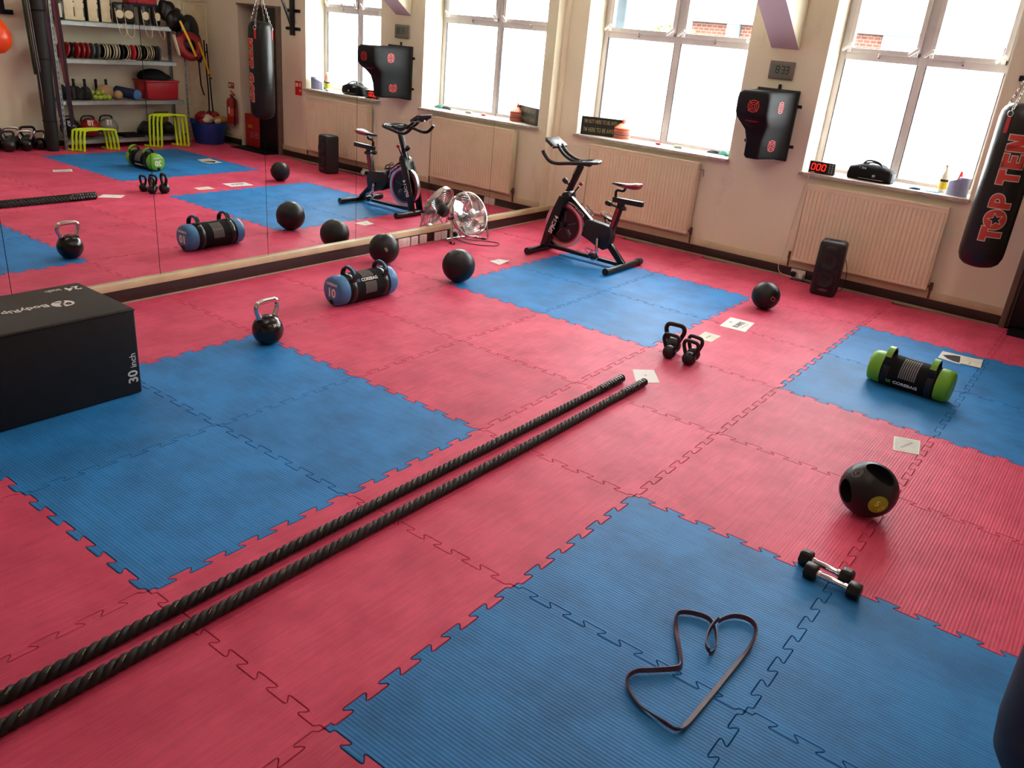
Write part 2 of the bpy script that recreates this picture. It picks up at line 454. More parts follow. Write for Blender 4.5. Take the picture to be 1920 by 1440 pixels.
for a in range(-2, 5):
    for c in range(-4, 6):
        blue = (a in (-1, 0) or a in (2, 3)) and (c in (-1, 0) or c in (3, 4))
        x0, x1, y0, y1 = 0, 1, 0, 1
        if a == -2: x0 = -.104
        if a == 4: x1 = .735
        if c == 5: y1 = 1.115
        tz = (c > -4, a < 4, c < 5, a > -2)
        key = (a == -2, a == 4, c == 5, c == -4, blue)
        clr = 'blue' if blue else 'pink'
        nm = 'puzzle_mat'
        if key in tcache:
            o = tcache[key].copy(); COL.objects.link(o)
        else:
            mb = make_tile(x0, x1, y0, y1, tz)
            o = mb.build(nm, FOAM[clr], smooth=0, recalc=False); tcache[key] = o
        o.location = (a, c, 0)
        tag(o, '%s foam puzzle mat, %s from the mirror wall, %s row out from the window wall' % (clr, ordn[a+2], ordn[5-c]), 'floor mat', '%s interlocking floor mats' % clr)
# ------------------------------------------------------------------ windows
FROST = mat_glass('frosted_glass', 'frost'); CLEAR = mat_glass('clear_glass', 'clear')
SEAL = mat('window_seal', '3a3a3c', .6)
def window(nm, x0, x1, xm):
    w = thing(nm, None, None, (0, 0, 0)); structure(w)
    ya, yb = 6.50, 6.57; z0, z1 = 1.05, WT
    b = MB(); ft = .065
    b.rbox((x0+ft/2, (ya+yb)/2, (z0+z1)/2), (ft, yb-ya, z1-z0), .006, 2); b.rbox((x1-ft/2, (ya+yb)/2, (z0+z1)/2), (ft, yb-ya, z1-z0), .006, 2)
    b.rbox(((x0+x1)/2, (ya+yb)/2, z0+.02), (x1-x0-.004, yb-ya-.004, .04), .006, 2); b.rbox(((x0+x1)/2, (ya+yb)/2, z1-ft/2), (x1-x0-.004, yb-ya-.004, ft-.004), .006, 2)
    b.rbox((xm, (ya+yb)/2, (z0+z1)/2), (.075, yb-ya-.002, z1-z0-.004), .006, 2)
    b.rbox(((x0+x1)/2, (ya+yb)/2, 2.145), (x1-x0-.006, yb-ya-.006, .075), .006, 2)
    b.build('frame', UPVC, w)
    b = MB(); b.box(((x0+x1)/2, (6.147+6.50)/2, 1.034), (x1-x0-.004, 6.50-6.147, .0318))
    b.rbox(((x0+x1)/2, 6.12, 1.034), (x1-x0+.03, .056, .032), .005, 2)
    b.build('sill', SILLM, w)
    for a, c in ((x0+ft, xm-.0375), (xm+.0375, x1-ft)):
        s = MB(); sw = .045; zz0, zz1 = 2.172, z1-ft+.006
        for cx in (a+sw/2, c-sw/2): s.rbox((cx, 6.515, (zz0+zz1)/2), (sw, .07, zz1-zz0), .005, 2)
        for cz in (zz0+sw/2, zz1-sw/2): s.rbox(((a+c)/2, 6.515, cz), (c-a, .07, sw), .005, 2)
        s.build('sash', UPVC, w)
        p = MB(); p.box(((a+c)/2, 6.53, (zz0+zz1)/2), (c-a-2*sw+.01, .006, zz1-zz0-2*sw+.01)); p.build('clear_pane', CLEAR, w, smooth=0)
        p = MB(); p.box(((a+c)/2, 6.535, (1.09+2.108)/2), (c-a+.008, .006, 2.108-1.09+.008)); p.build('frosted_pane', FROST, w, smooth=0)
        g = MB()
        for gx in (a+.004, c-.004): g.box((gx, 6.512, (1.09+2.108)/2), (.006, .02, 1.018))
        g.build('seal', SEAL, w)
        for hx in (a+.03, c-.03):
            h = MB(); h.rbox((hx, 6.468, 2.195), (.034, .03, .036), .006, 2); h.rbox((hx-.02, 6.442, 2.215), (.10, .02, .026), .007, 2, rot=(0, -.7, .1)); h.build('handle', mm('white_handle', 'e8e4e4', .35), w)
        st = MB(); st.rbox(((a+c)/2-.02, 6.488, 2.158), (.016, .026, .05), .004, 2); st.cyl(((a+c)/2-.02, 6.47, 2.15), ((a+c)/2-.02, 6.47, 2.185), .006, 8); st.build('stay_peg', CHR, w)
    return w
window('window_1', W[0][0], W[0][1], -.905); window('window_2', W[1][0], W[1][1], 1.612)

# ------------------------------------------------------------------ outside, seen through the upper panes
b = MB(); b.box((0, 25, -3.2), (90, 40, .1)); structure(b.build('ground_exterior', mat('tarmac', '6a6a68', .9), smooth=0))
b = MB(); b.rbox((-1.747, 6.665, 1.0), (.16, .10, 6.2), .02, 3); tag(b.build('drainpipe', mat('pipe_grey', '8aa0ae', .6)), 'grey square drainpipe outside the window with the motto sign', 'drainpipe')
t = thing('brick_building', 'red brick building with dark eaves seen through the upper window panes', 'building', (-8, 20, -3.15))
b = MB(); b.box((3.35, 2, 2.95), (5.4, 4, 5.9)); b.build('wall', mat_brick(), t, smooth=0)
b = MB(); b.box((3.45, 1.95, 5.95), (6.3, 4.3, .09)); b.build('eaves', mat('dark_fascia', '3c3634', .8), t, smooth=0)
b = MB(); b.box((1.88, -.06, 2.9), (.34, .1, 7.0)); b.build('downpipe', mat('pale_blue_pipe', '5f8ca8', .6), t, smooth=0)
t = thing('shed', 'pale brown outbuilding beyond a blue panel fence, outside the right window', 'building', (.75, 20.2, -3.15))
b = MB(); b.box((0, 1, 2.93), (1.5, 2, 5.86)); b.build('wall', mat('rendered_wall', '5c4a40', .9), t, smooth=0)
b = MB(); b.box((0, 1, 5.9), (1.7, 2.2, .12)); b.build('roof', mat('shed_roof', '9a9aa0', .8), t, smooth=0)
b = MB(); b.box((-1.0, 19.9, -.03), (2.6, .08, 5.7)); tag(b.build('panel_fence', mat('blue_fence', '5a8cae', .7), smooth=0), 'pale blue panel fence outside the right window', 'fence')
t = thing('garden_shrub', 'bright green leafy shrub in front of the brick building outside', 'shrub', (-7.2, 18.7, -3.15))
b = MB()
for i in range(900):
    a = random.uniform(0, 2*PI); e = math.acos(random.uniform(-1, 1)); r = .95*random.uniform(.55, 1)
    c = V((r*math.sin(e)*math.cos(a)*1.05, r*math.sin(e)*math.sin(a)*.8, 4.85+r*math.cos(e)*1.0)); u = V((random.gauss(0, 1), random.gauss(0, 1), random.gauss(0, 1))).normalized(); w = u.orthogonal().normalized()
    s_ = .09; b.add([c-u*s_, c+w*s_*.5, c+u*s_, c-w*s_*.5], [(0, 1, 2, 3)])
b.build('foliage', mat('shrub_leaf', '55721e', .6, var=.3), t, smooth=0, recalc=False)
b = MB(); b.cyl((0, 0, 0), (0, 0, 4.9), .08); b.build('stem', mat('bark', '4a3a2c', .9), t)

# ------------------------------------------------------------------ mirrors
seams = [-3.03, -2.05, -1.06, -.07, .985, 1.972, 2.966, 3.95, 4.95, 5.95]
names = ['seventh', 'sixth', 'fifth', 'fourth', 'third', 'second']
nn = len(seams)-1
nth = ['nearest the window corner', 'second from the window corner, behind the floor fan', 'third from the window corner, above the sockets', 'fourth from the window corner, behind the blue core bag',
       'fifth from the window corner, right of the kettlebell reflection', 'sixth from the window corner, behind the black box', 'seventh from the window corner', 'eighth from the window corner', 'ninth from the window corner']
BACKM = mat('mirror_edge', '2c3430', .4)
for i in range(nn):
    y0, y1 = seams[i], seams[i+1]
    t = thing('wall_mirror', 'tall frameless wall mirror panel, '+nth[nn-1-i], 'mirror', (-2.15, (y0+y1)/2, .16), group='mirror panels along the left wall')
    b = MB(); b.box((.0075, 0, 1.22), (.009, y1-y0-.0035, 2.44)); b.build('backing', BACKM, t, smooth=0)
    b = MB(); b.box((.0135, 0, 1.22), (.003, y1-y0-.0045, 2.4395)); b.build('glass', MIRROR, t, smooth=0)

# ------------------------------------------------------------------ radiators
def radiator(x0, x1, z0, z1, label, stub):
    t = thing('radiator', label, 'radiator', (x0, 6.15, z0)); Lx, H = x1-x0, z1-z0
    b = MB(); yf = -.115
    b.rbox((Lx/2, yf+.03, .018), (Lx, .05, .036), .008, 2); b.rbox((Lx/2, yf+.03, H-.024), (Lx, .05, .048), .008, 2)
    b.box((Lx/2, yf+.034, H/2), (Lx-.01, .03, H-.04))
    b.build('panel_frame', RADM, t)
    b = MB(); n = int((Lx-.03)/.0395); p = (Lx-.03)/n; pr = []
    for i in range(n):
        a = .015+i*p
        pr += [(a, yf+.010), (a+.007, yf+.003), (a+p-.009, yf+.003), (a+p-.003, yf+.010)]
    pr += [(Lx-.015, yf+.010), (Lx-.015, yf+.03), (.015, yf+.03)]
    b.prism(pr, .034, H-.046); b.build('ribbed_face', RADM, t, smooth=30)
    b = MB(); 
    for i in range(int(Lx/.02)): b.box((.01+i*.02, -.067, H+.003), (.006, .075, .006))
    b.rbox((Lx/2, -.108, H+.002), (Lx+.004, .012, .02), .004, 2); b.rbox((Lx/2, -.028, H+.002), (Lx+.004, .012, .02), .004, 2)
    b.build('top_grille', RADM, t)
    for sx in (.003, Lx-.003): b = MB(); b.rbox((sx, -.068, H/2+.004), (.012, .094, H-.01), .005, 2); b.build('side_cover', RADM, t)
    for sx in (.18, Lx-.18): b = MB(); b.box((sx, -.014, H*.5), (.03, .03, H*.8)); b.build('bracket', STEEL, t, smooth=0)
    for k, sx in ((0, -.03), (1, Lx+.03)):
        b = MB(); b.cyl((sx, -.06, .035), (sx-(.04 if k else -.04), -.06, .035), .012, 12); b.cyl((sx, -.06, .0), (sx, -.06, .075), .016, 12); b.tube([(sx, -.06, .0), (sx, -.06, -.06), (sx, -.055, 0.108-z0)], .009, 10); b.build('valve', mm('brown_valve', '5a4034', .5), t)
    if stub:
        b = MB(); b.tube(smooth_path([(Lx, -.06, H-.06), (Lx+.05, -.06, H-.06), (Lx+.055, -.06, H-.07), (Lx+.055, -.04, H-.13)], 4), .007, 8); b.build('bleed_pipe', STEEL, t)
    return t
radiator(-1.585, -.225, .205, .962, 'cream ribbed radiator below the left window, behind the exercise bike', True)
radiator(.952, 2.255, .185, .945, 'cream ribbed radiator below the right window, behind the loudspeaker', False)

# ------------------------------------------------------------------ sockets
PLATE = mat('white_socket_plate', 'e2d8d2', .4, var=.03)
def socket(label, M, w=.146, h=.086, gang=2, plug=None):
    t = thing('wall_socket', label, 'socket', group='wall sockets'); t.matrix_world = M
    b = MB(); b.rbox((0, 0, .01), (w, h, .02), .004, 2); b.build('plate', PLATE, t)
    for i in range(gang):
        cx = (i-(gang-1)/2)*w/gang
        b = MB()
        for dx, dy in ((0, -.002), (-.011, -.022), (.011, -.022)): b.box((cx+dx, dy, .0202), (.007 if dy < -.01 else .006, .004 if dy < -.01 else .008, .001))
        b.build('pin_hole', SEAL, t, smooth=0)
        b = MB(); b.rbox((cx, .025, .021), (.011, .016, .006), .002, 2); b.build('switch', PLATE, t)
    return t
# on the mirror-wall skirting (plate x along +y reversed so that it faces the room)
def Mleft(y, z=.055): return frame((-2.116, y, z), (0, 1, 0), (0, 0, 1))
socket('white wall socket on the skirting just right of the black medicine ball', Mleft(3.585, .05), .16, .088)
socket('white wall socket in the middle of three beside the medicine ball', Mleft(3.735, .05), .10, .088, 1)
socket('white wall socket third along from the medicine ball on the skirting', Mleft(3.865, .05), .10, .088, 1)
socket('white wall socket second left of the fan on the skirting', Mleft(4.085, .05), .09, .088, 1)
socket('white wall socket next left of the fan on the skirting', Mleft(4.185, .05), .09, .088, 1)
s_ = socket('white wall socket behind the floor fan with its plug in', Mleft(4.36, .05), .15, .09)
def Mback(x, z=.05): return frame((x, 6.127, z), (1, 0, 0), (0, 0, 1))
s2 = socket('white double wall socket left of the black loudspeaker', Mback(1.04, .045), .15, .088)
s3 = socket('white double wall socket on the window wall seen in the mirror', Mback(-1.235, .05), .17, .088)
def plug(x, y, z, ax, m, label):
    b = MB(); b.rbox((x, y, z), (.05, .036, .05) if ax == 'y' else (.036, .05, .05), .01, 3); b.rbox((x, y, z-.032), (.02, .02, .02), .004, 2)
    return tag(b.build('mains_plug', m), label, 'plug')
plug(1.0, 6.088, .04, 'y', BLKP, 'black mains plug in the socket left of the loudspeaker')
plug(1.085, 6.088, .032, 'y', PLATE, 'white mains plug in the socket left of the loudspeaker')
plug(-2.075, 4.335, .045, 'x', BLKP, 'black mains plug in the socket behind the fan')
b = MB(); b.tube(smooth_path([(.965, 6.166, 1.056), (.945, 6.105, 1.055), (.935, 6.085, 1.0), (.905, 6.12, .88), (.872, 6.135, .636), (.85, 6.138, .30), (.835, 6.12, .16), (.825, 6.105, .11), (.85, 6.10, .03), (.93, 6.09, .008), (1.03, 6.07, .008), (1.085, 6.085, .012)], 8), .0035, 8)
tag(b.build('power_cable', mat('white_cable', 'ded4c4', .5)), 'thin white cable hanging from the digital timer to the wall socket', 'cable')

# ------------------------------------------------------------------ wall clock, strike pad
t = thing('wall_clock', 'grey digital wall clock reading 8:33 above the strike pad', 'clock', (.435, 6.15, 1.953))
GB = mat('grey_bezel', '7c756f', .4, .3)
b = MB(); b.rbox((0, -.014, 0), (.245, .028, .165), .008, 3); b.build('case', GB, t)
b = MB(); b.rbox((0, -.0285, .004), (.185, .003, .112), .001, 1); b.build('display', mat('lcd', '6c746a', .35), t)
LCD = mat('lcd_digit', '15181a', .4)
def seven(mb, ch, x, z, w, h, th, y, slant=0.):
    segs = {'0': 'abcdef', '3': 'abgcd', '8': 'abcdefg', '1': 'bc'}[ch]
    for s in segs:
        c = {'a': (0, h/2, 1), 'g': (0, 0, 1), 'd': (0, -h/2, 1), 'f': (-w/2, h/4, 0), 'b': (w/2, h/4, 0), 'e': (-w/2, -h/4, 0), 'c': (w/2, -h/4, 0)}[s]
        mb.box((x+c[0]+slant*c[1], y, z+c[1]), ((w-th*.3, .0012, th) if c[2] else (th, .0012, h/2-th*.3)))
b = MB()
for ch, x in (('8', -.035), ('3', .018), ('3', .06)): seven(b, ch, x, .004, .03, .062, .008, -.0304)
for z in (.018, -.012): b.box((-.009, -.0304, z), (.006, .0012, .006))
b.build('digits', LCD, t, smooth=0)

t = thing('strike_pad', 'black wall mounted striking pad with red ring targets between the windows', 'punch pad', (.45, 6.15, 1.13))
b = MB(); rows = [(.005, .41, .045), (.03, .43, .06), (.17, .44, .062), (.27, .465, .085), (.33, .515, .12), (.395, .615, .137), (.44, .645, .137), (.56, .65, .137), (.605, .645, .132), (.632, .615, .11)]
vs = []; ns = 0
for z, d, hw in rows:
    bw = .205; k = .045; sec = [(-bw, -.035), (-hw-.03, -d+.07)]
    sec += [(-hw+.005-.035*math.cos(a)*.8, -d+.045-.045*math.sin(a)) for a in (.5, 1.0, 1.45)]
    sec = sec+[(-x, y) for x, y in sec[::-1]]; ns = len(sec)
    vs += [(x, y, z) for x, y in sec]
fs = [(i*ns+j, i*ns+(j+1) % ns, (i+1)*ns+(j+1) % ns, (i+1)*ns+j) for i in range(len(rows)-1) for j in range(ns)]
fs += [tuple(range(ns))[::-1], tuple((len(rows)-1)*ns+j for j in range(ns))]
b.add(vs, fs); b.build('pad', mat('pad_vinyl', '101214', .68, spec=.28, bump=.06, bs=90), t, smooth=50)
b = MB(); b.rbox((0, -.017, .32), (.43, .034, .665), .004, 2); b.build('back_board', BLKP, t)
for (x, z, w, h) in ((0, .67, .03, .05), (.232, .51, .05, .03), (.232, .13, .05, .03), (-.232, .51, .05, .03), (-.232, .13, .05, .03)):
    b = MB(); b.rbox((x, -.01, z), (w, .012, h), .002, 1); b.cyl((x+(.012 if w > h and x > 0 else -.012 if w > h else 0), -.017, z+(.01 if h > w else 0)), (x+(.012 if w > h and x > 0 else -.012 if w > h else 0), -.01, z+(.01 if h > w else 0)), .007, 10); b.build('bracket', BLKM, t)
TGT = mat('target_red', 'e03a34', .45)
def target(M, s=1.):
    b = MB()
    for R, w in ((.052, .007), (.034, .005), (.016, .006)):
        n = 28; vs = []; fs = []
        for k in range(n):
            a = 2*PI*k/n
            vs += [((R-w/2)*s*math.cos(a), (R-w/2)*s*math.sin(a), .002), ((R+w/2)*s*math.cos(a), (R+w/2)*s*math.sin(a), .002)]
        for k in range(n): fs.append((2*k, 2*k+1, 2*((k+1) % n)+1, 2*((k+1) % n)))
        b.add(vs, fs, M)
    for k in range(4):
        a = PI/4+k*PI/2; b.add([((.026)*s*math.cos(a)+j*math.sin(a)*.003, .026*s*math.sin(a)-j*math.cos(a)*.003, .002) for j in (-1, 1)]+[(.066*s*math.cos(a)+j*math.sin(a)*.003, .066*s*math.sin(a)-j*math.cos(a)*.003, .002) for j in (1, -1)], [(0, 1, 2, 3)], M)
    b.build('target', TGT, t, smooth=0, recalc=False)
target(frame((.02, -.6500, .50), (1, 0, 0), (0, 0, 1)))
for sg in (1, -1):
    # side faces run from the back corner (.24,-.035) to the front corner
    def side(z, d, hw, f):
        A = V((sg*.205, -.035, z)); B = V((sg*(hw+.03), -d+.07, z)); d_ = (B-A) if sg < 0 else (A-B)
        nrm = V((sg*abs((B-A).y), -sg*0-abs((B-A).x), 0)).normalized()
        return frame(A.lerp(B, f)+nrm*.001, (B-A)*(-sg), (0, 0, 1))
    target(side(.50, .65, .137, .62)); target(side(.135, .437, .062, .70))
b = MB(); Mx = frame((0, -.566, .362), (1, 0, 0), (0, -.8, 1)); b.prism([(-.075, 0), (-.03, .013), (.04, .010), (.075, 0), (.03, -.014), (-.04, -.010)], 0, .002, Mx)
b.build('logo', mat('dark_red_print', '7c1f22', .5), t, smooth=0)

# ------------------------------------------------------------------ window-sill things
ZS = 1.0505
t = thing('motto_sign', 'black box sign with gold capital lettering on the left window sill', 'sign', (-1.81, 6.165, ZS), (0, 0, math.atan2(.21, .42)))
b = MB(); b.rbox((.255, .02, .1), (.51, .035, .2), .003, 1); b.build('board', mat('black_sign', '17171a', .5), t)
GOLD = mat('gold_print', '9a8a54', .5, var=.2, vs=60)
b = MB(); Mx = frame((.255, .0015, .148), (1, 0, 0), (0, 0, 1)); b.text("I'M NOT HERE TO BE AVERAGE", .062, Mx, .012, .001, .52); b.build('lettering', GOLD, t, smooth=0); b = MB()
b.text("I'M HERE TO BE AWESOME", .068, frame((.255, .0015, .056), (1, 0, 0), (0, 0, 1)), .012, .001, .56); b.build('lettering', GOLD, t, smooth=0)
b = MB(); b.box((.255, .002, .1), (.50, .001, .004)); b.build('divider', BLKP, t, smooth=0)
b = MB(); b.torus((.5, .0, .188), .018, .003, Matrix.Rotation(PI/2, 4, 'X'), 20, 6); b.build('ring', CHR, t)
MC = [mat('cone_'+n, c, .45) for n, c in (('orange', 'e2542e'), ('mauve', '8a6a80'), ('amber', 'd88a3c'), ('violet', '5c4c80'), ('salmon', 'd87a58'), ('pink', 'b25a5a'))]
seq = [0, 4, 5, 2, 1, 3, 4, 0, 1, 2, 4, 5, 0, 4]
for i in range(14):
    z = ZS+i*.0085; nm = ['orange', 'mauve', 'amber', 'violet', 'salmon', 'pink'][seq[i]]
    b = MB(); b.lathe([(.098, 0), (.098, .004), (.035, .052), (.018, .056), (.018, .051), (.033, .047), (.094, 0), (.098, 0)], 28)
    o = b.build('marker_cone', MC[seq[i]]); o.location = (-1.372, 6.375, z)
    tag(o, '%s saucer cone, %s from the bottom of the stack on the left sill' % (nm, (ordn+['twelfth', 'thirteenth', 'fourteenth'])[i]), 'cone', 'saucer cones stacked on the sill')
b = MB(); b.lathe([(.02, 0), (.02, .002), (.006, .05), (.004, .07), (0, .071)], 16); o = b.build('cone_cap', MC[0]); o.location = (-1.372, 6.375, ZS+13*.0085+.056)
tag(o, 'small orange pointed cap topping the stack of saucer cones', 'cone')
b = MB(); b.rbox((-.87, 6.33, ZS+.012), (.06, .03, .024), .006, 2); tag(b.build('eraser', mat('red_plastic', 'c03a48', .4)), 'small red block on the left sill beside the mullion', 'eraser')
b = MB(); b.rbox((-.62, 6.33, ZS+.014), (.1, .035, .028), .006, 2); tag(b.build('tape_box', mat('pale_green_card', 'a8b49a', .6)), 'small pale green box lying on the left sill', 'box')
def crumple(nm, c, r, m, label, cat, seed, flat=.35):
    rnd = random.Random(seed); bm = bmesh.new(); bmesh.ops.create_icosphere(bm, subdivisions=3, radius=1)
    ph = [(V((rnd.gauss(0, 1), rnd.gauss(0, 1), rnd.gauss(0, 1)))*2.2, rnd.uniform(0, 6)) for _ in range(7)]
    for v in bm.verts:
        k = 1+sum(math.sin(v.co.dot(d)+q) for d, q in ph)*.07
        v.co = V((v.co.x*r[0]*k, v.co.y*r[1]*k, max(v.co.z, -flat)*r[2]*k))
    z0 = min(v.co.z for v in bm.verts); bmesh.ops.translate(bm, verts=bm.verts[:], vec=V((c[0], c[1], c[2]-z0)))
    return tag(MB().bm(bm).build(nm, m), label, cat)
b = MB(); b.rbox((-.16, 6.27, ZS+.002), (.21, .15, .004), .001, 1, rot=(0, 0, .1)); tag(b.build('paper_sheet', PAPER), 'white paper lying at the right end of the left sill', 'paper')
crumple('exercise_glove', (-.20, 6.37, ZS), (.09, .05, .025), mat('black_cloth', '202228', .9), 'dark crumpled cloth glove on the left sill by the papers', 'glove', 3)
crumple('wrist_wrap', (-.07, 6.36, ZS), (.075, .05, .034), mat('teal_cloth', '3e7a72', .9), 'teal and black cloth wrap at the right end of the left sill', 'cloth', 5)

t = thing('round_timer', 'black digital timer with red digits on the right window sill', 'timer', (1.02, 6.19, ZS), (0, 0, .02))
b = MB(); b.rbox((0, 0, .056), (.25, .055, .112), .005, 2); b.build('case', BLKP, t)
b = MB(); b.box((-.03, -.0278, .06), (.165, .001, .086)); b.build('screen', mat('dark_screen', '2a0f10', .2), t, smooth=0)
LED = mat('red_led', 'ff2a1c', .4, emit=.7)
b = MB()
for x in (-.082, -.031, .02): seven(b, '0', x, .06, .032, .056, .0095, -.029, .12)
b.build('digits', LED, t, smooth=0)
for i in range(2):
    for j in range(4):
        b = MB(); b.cyl((.077+i*.026, -.0275, .025+j*.022), (.077+i*.026, -.031, .025+j*.022), .008, 12); b.build('button', GREYP, t)
b = MB(); b.box((-.085, -.0283, .009), (.045, .001, .008)); b.build('maker_mark', GREYP, t, smooth=0)

t = thing('duffel_bag', 'black holdall with white lettering on the right window sill', 'bag', (1.46, 6.29, ZS), (0, 0, -.06))
b = MB(); n = 18; prof_ = []
sec = lambda w, h: [(math.copysign(abs(math.cos(a))**.6, math.cos(a))*w/2, h/2+math.copysign(abs(math.sin(a))**.6, math.sin(a))*h/2) for a in [2*PI*k/n for k in range(n)]]
xs = [(-.205, .13, .08), (-.195, .17, .115), (-.1, .185, .145), (0, .185, .15), (.1, .185, .145), (.19, .175, .125), (.205, .15, .10)]
vs = []
for i, (x, w, h) in enumerate(xs): vs += [(x, y+.006*math.sin(7*x+i), z*(1+.03*math.sin(9*y+i*2))) for y, z in sec(w, h)]
fs = [(i*n+k, i*n+(k+1) % n, (i+1)*n+(k+1) % n, (i+1)*n+k) for i in range(len(xs)-1) for k in range(n)]+[tuple(range(n))[::-1], tuple((len(xs)-1)*n+k for k in range(n))]
b.add(vs, fs); b.build('body', BLKF, t, smooth=60)
b = MB(); b.rbox((.206, 0, .052), (.012, .12, .085), .004, 2); b.build('end_pocket', mat('grey_mesh', '3c4246', .8), t)
for sg, h in ((-1, .185), (1, .165)):
    b = MB(); b.tube(smooth_path([(-.09, sg*.07, .12), (-.08, sg*.05, .15), (-.02+.02*sg, sg*.03, h), (.06, sg*.03, h-.01), (.11, sg*.06, .135), (.12, sg*.08, .11)], 6), .009, 8); b.build('handle', BLKV, t)
b = MB(); b.ribbon([(-.1, -.085, .135), (-.02, -.02, .168), (.02, .05, .16)], .05, (1, .2, 0), .006); b.build('flap', mat('dark_grey_nylon', '2f333c', .6), t)
b = MB(); b.text('I  STA', .026, frame((-.06, -.0945, .115), (1, 0, -.03), (0, 0, 1)), .02, .001); b.text('83', .03, frame((.055, -.0955, .055), (1, 0, .1), (0, 0, 1)), .02, .001); b.box((.03, -.0935, .022), (.24, .002, .0025)); b.build('lettering', WHT, t, smooth=0)

t = thing('spray_bottle', 'clear spray bottle with yellow label and cream trigger on the right sill', 'bottle', (2.10, 6.33, ZS))
b = MB(); b.lathe([(0, 0), (.036, 0), (.038, .006), (.038, .12), (.032, .15), (.016, .185), (.013, .2), (0, .2)], 20); b.build('body', mat('milky_plastic', 'e6dcc0', .3), t)
b = MB(); b.lathe([(.0386, .03), (.0386, .095)], 20); b.build('label', mat('yellow_label', 'e8c52c', .5), t); b = MB(); b.lathe([(.0386, .095), (.0386, .115)], 20); b.build('label_band', mat('label_band', '2a2420', .5), t)
b = MB(); b.cyl((0, 0, .198), (0, 0, .22), .014, 14); b.rbox((-.004, -.012, .235), (.024, .06, .026), .006, 2); b.rbox((0, -.03, .212), (.014, .008, .04), .003, 2, rot=(.5, 0, 0)); b.build('trigger_head', CREAM, t)
t = thing('cleaner_bottle', 'dark bottle with green label and red cap behind the paper rolls', 'bottle', (2.215, 6.40, ZS))
b = MB(); b.lathe([(0, 0), (.034, 0), (.035, .005), (.035, .11), (.022, .135), (0, .135)], 20); b.build('body', mat('dark_green_plastic', '1f3a2a', .3), t)
b = MB(); b.lathe([(.0355, .025), (.0355, .09)], 20); b.build('label', mat('lime_label', 'a8c83a', .5), t)
b = MB(); b.lathe([(.022, .135), (.022, .145), (.009, .2), (0, .2)], 16); b.build('cap', mat('red_cap', 'd8262c', .35), t)
t = thing('paper_roll', 'grey-blue paper towel roll with a loose sheet on the right sill', 'paper roll', (2.285, 6.235, ZS))
BP = mat('blue_paper', '8f94b4', .85, var=.04)
b = MB(); b.lathe([(.014, 0), (.05, 0), (.05, .165), (.014, .165), (.014, 0)], 26); b.build('roll', BP, t)
b = MB(); pts = smooth_path([(-.02, -.05, 0), (-.07, -.045, 0), (-.12, -.01, 0), (-.135, .03, 0)], 5); vs = []
for i, p in enumerate(pts):
    h = .15-.055*(i/(len(pts)-1))**1.5; vs += [(p.x, p.y, 0), (p.x, p.y, h), (p.x+.001, p.y+.003, h), (p.x+.001, p.y+.003, 0)]
fs = [(4*i+k, 4*i+(k+1) % 4, 4*i+4+(k+1) % 4, 4*i+4+k) for i in range(len(pts)-1) for k in range(4)]; b.add(vs, fs); b.build('loose_sheet', BP, t)
b = MB(); b.tube(smooth_path([(1.86, 6.125, ZS+.01), (1.90, 6.14, ZS+.014), (1.95, 6.16, ZS+.011)], 4), [.006, .007, .009, .011, .012, .012, .011, .010, .008], 10); tag(b.build('marker_pen', mat('blue_pen', '1c6ca8', .4)), 'blue marker pen lying on the right sill', 'pen')
b = MB(); b.rbox((2.05, 6.22, ZS+.002), (.12, .06, .004), .001, 1, rot=(0, 0, .2)); tag(b.build('cleaning_cloth', mat('blue_cloth', '3c8cc0', .9)), 'flat blue cloth on the right sill in front of the spray bottle', 'cloth')

# ------------------------------------------------------------------ hanging heavy bag and its bracket
BX, BY, BR = 2.655, 5.585, .172
t = thing('punch_bag', 'black hanging punch bag with red lettering in front of the doorway', 'punch bag', (BX, BY, .585))
b = MB(); b.lathe([(0, 0), (.06, .004), (.115, .02), (.15, .05), (BR-.003, .10), (BR, .15), (BR, 1.20), (BR-.006, 1.25), (BR-.02, 1.28), (.12, 1.31), (.02, 1.32), (0, 1.32)], 40); b.build('body', BLKV, t)
REDP = mat('bag_red', 'c23a30', .45); OUTL = mat('bag_outline', 'cdbfae', .5)
def letters(k, grow):
    """block capitals along +x (reading), height 1 in y; shifted up a layer when not grown"""
    g = grow; z = .0012 if not g else .0004
    def R(x0, y0, x1, y1): k.box(((x0+x1)/2, (y0+y1)/2, z), (x1-x0+2*g, y1-y0+2*g, .0008))
    def T(x): R(x, .70, x+.75, 1.); R(x+.24, 0, x+.51, .72)
    def E(x): R(x, 0, x+.28, 1.); R(x, .76, x+.70, 1.); R(x, .39, x+.62, .62); R(x, 0, x+.70, .24)
    def N(x):
        R(x, 0, x+.26, 1.); R(x+.54, 0, x+.80, 1.)
        k.prism([(x+.0-g, 1+g), (x+.30+g, 1+g), (x+.80+g, 0-g), (x+.50-g, 0-g)], z-.0004, z+.0004)
    def ring(x, y, r0, r1, a0=0, a1=2*PI, sx=1.):
        n = 30
        for i in range(n):
            a, c = a0+(a1-a0)*i/n, a0+(a1-a0)*(i+1)/n
            k.add([(x+r*math.cos(q)*sx, y+r*math.sin(q), z+.0004) for r, q in ((r0, a), (r1, a), (r1, c), (r0, c))], [(0, 1, 2, 3)])
    T(0)
    ring(1.17, .5, 0 if g else .0, .52+g)                      # disc of the O
    R(1.78, 0, 2.06, 1.); ring(2.10, .66, max(.13-g, .02), .34+g, -PI/2, PI/2, 1.2); R(2.0, .80, 2.12, 1.0); R(2.0, .32, 2.12, .52)
    T(3.0); E(3.86); N(4.70)
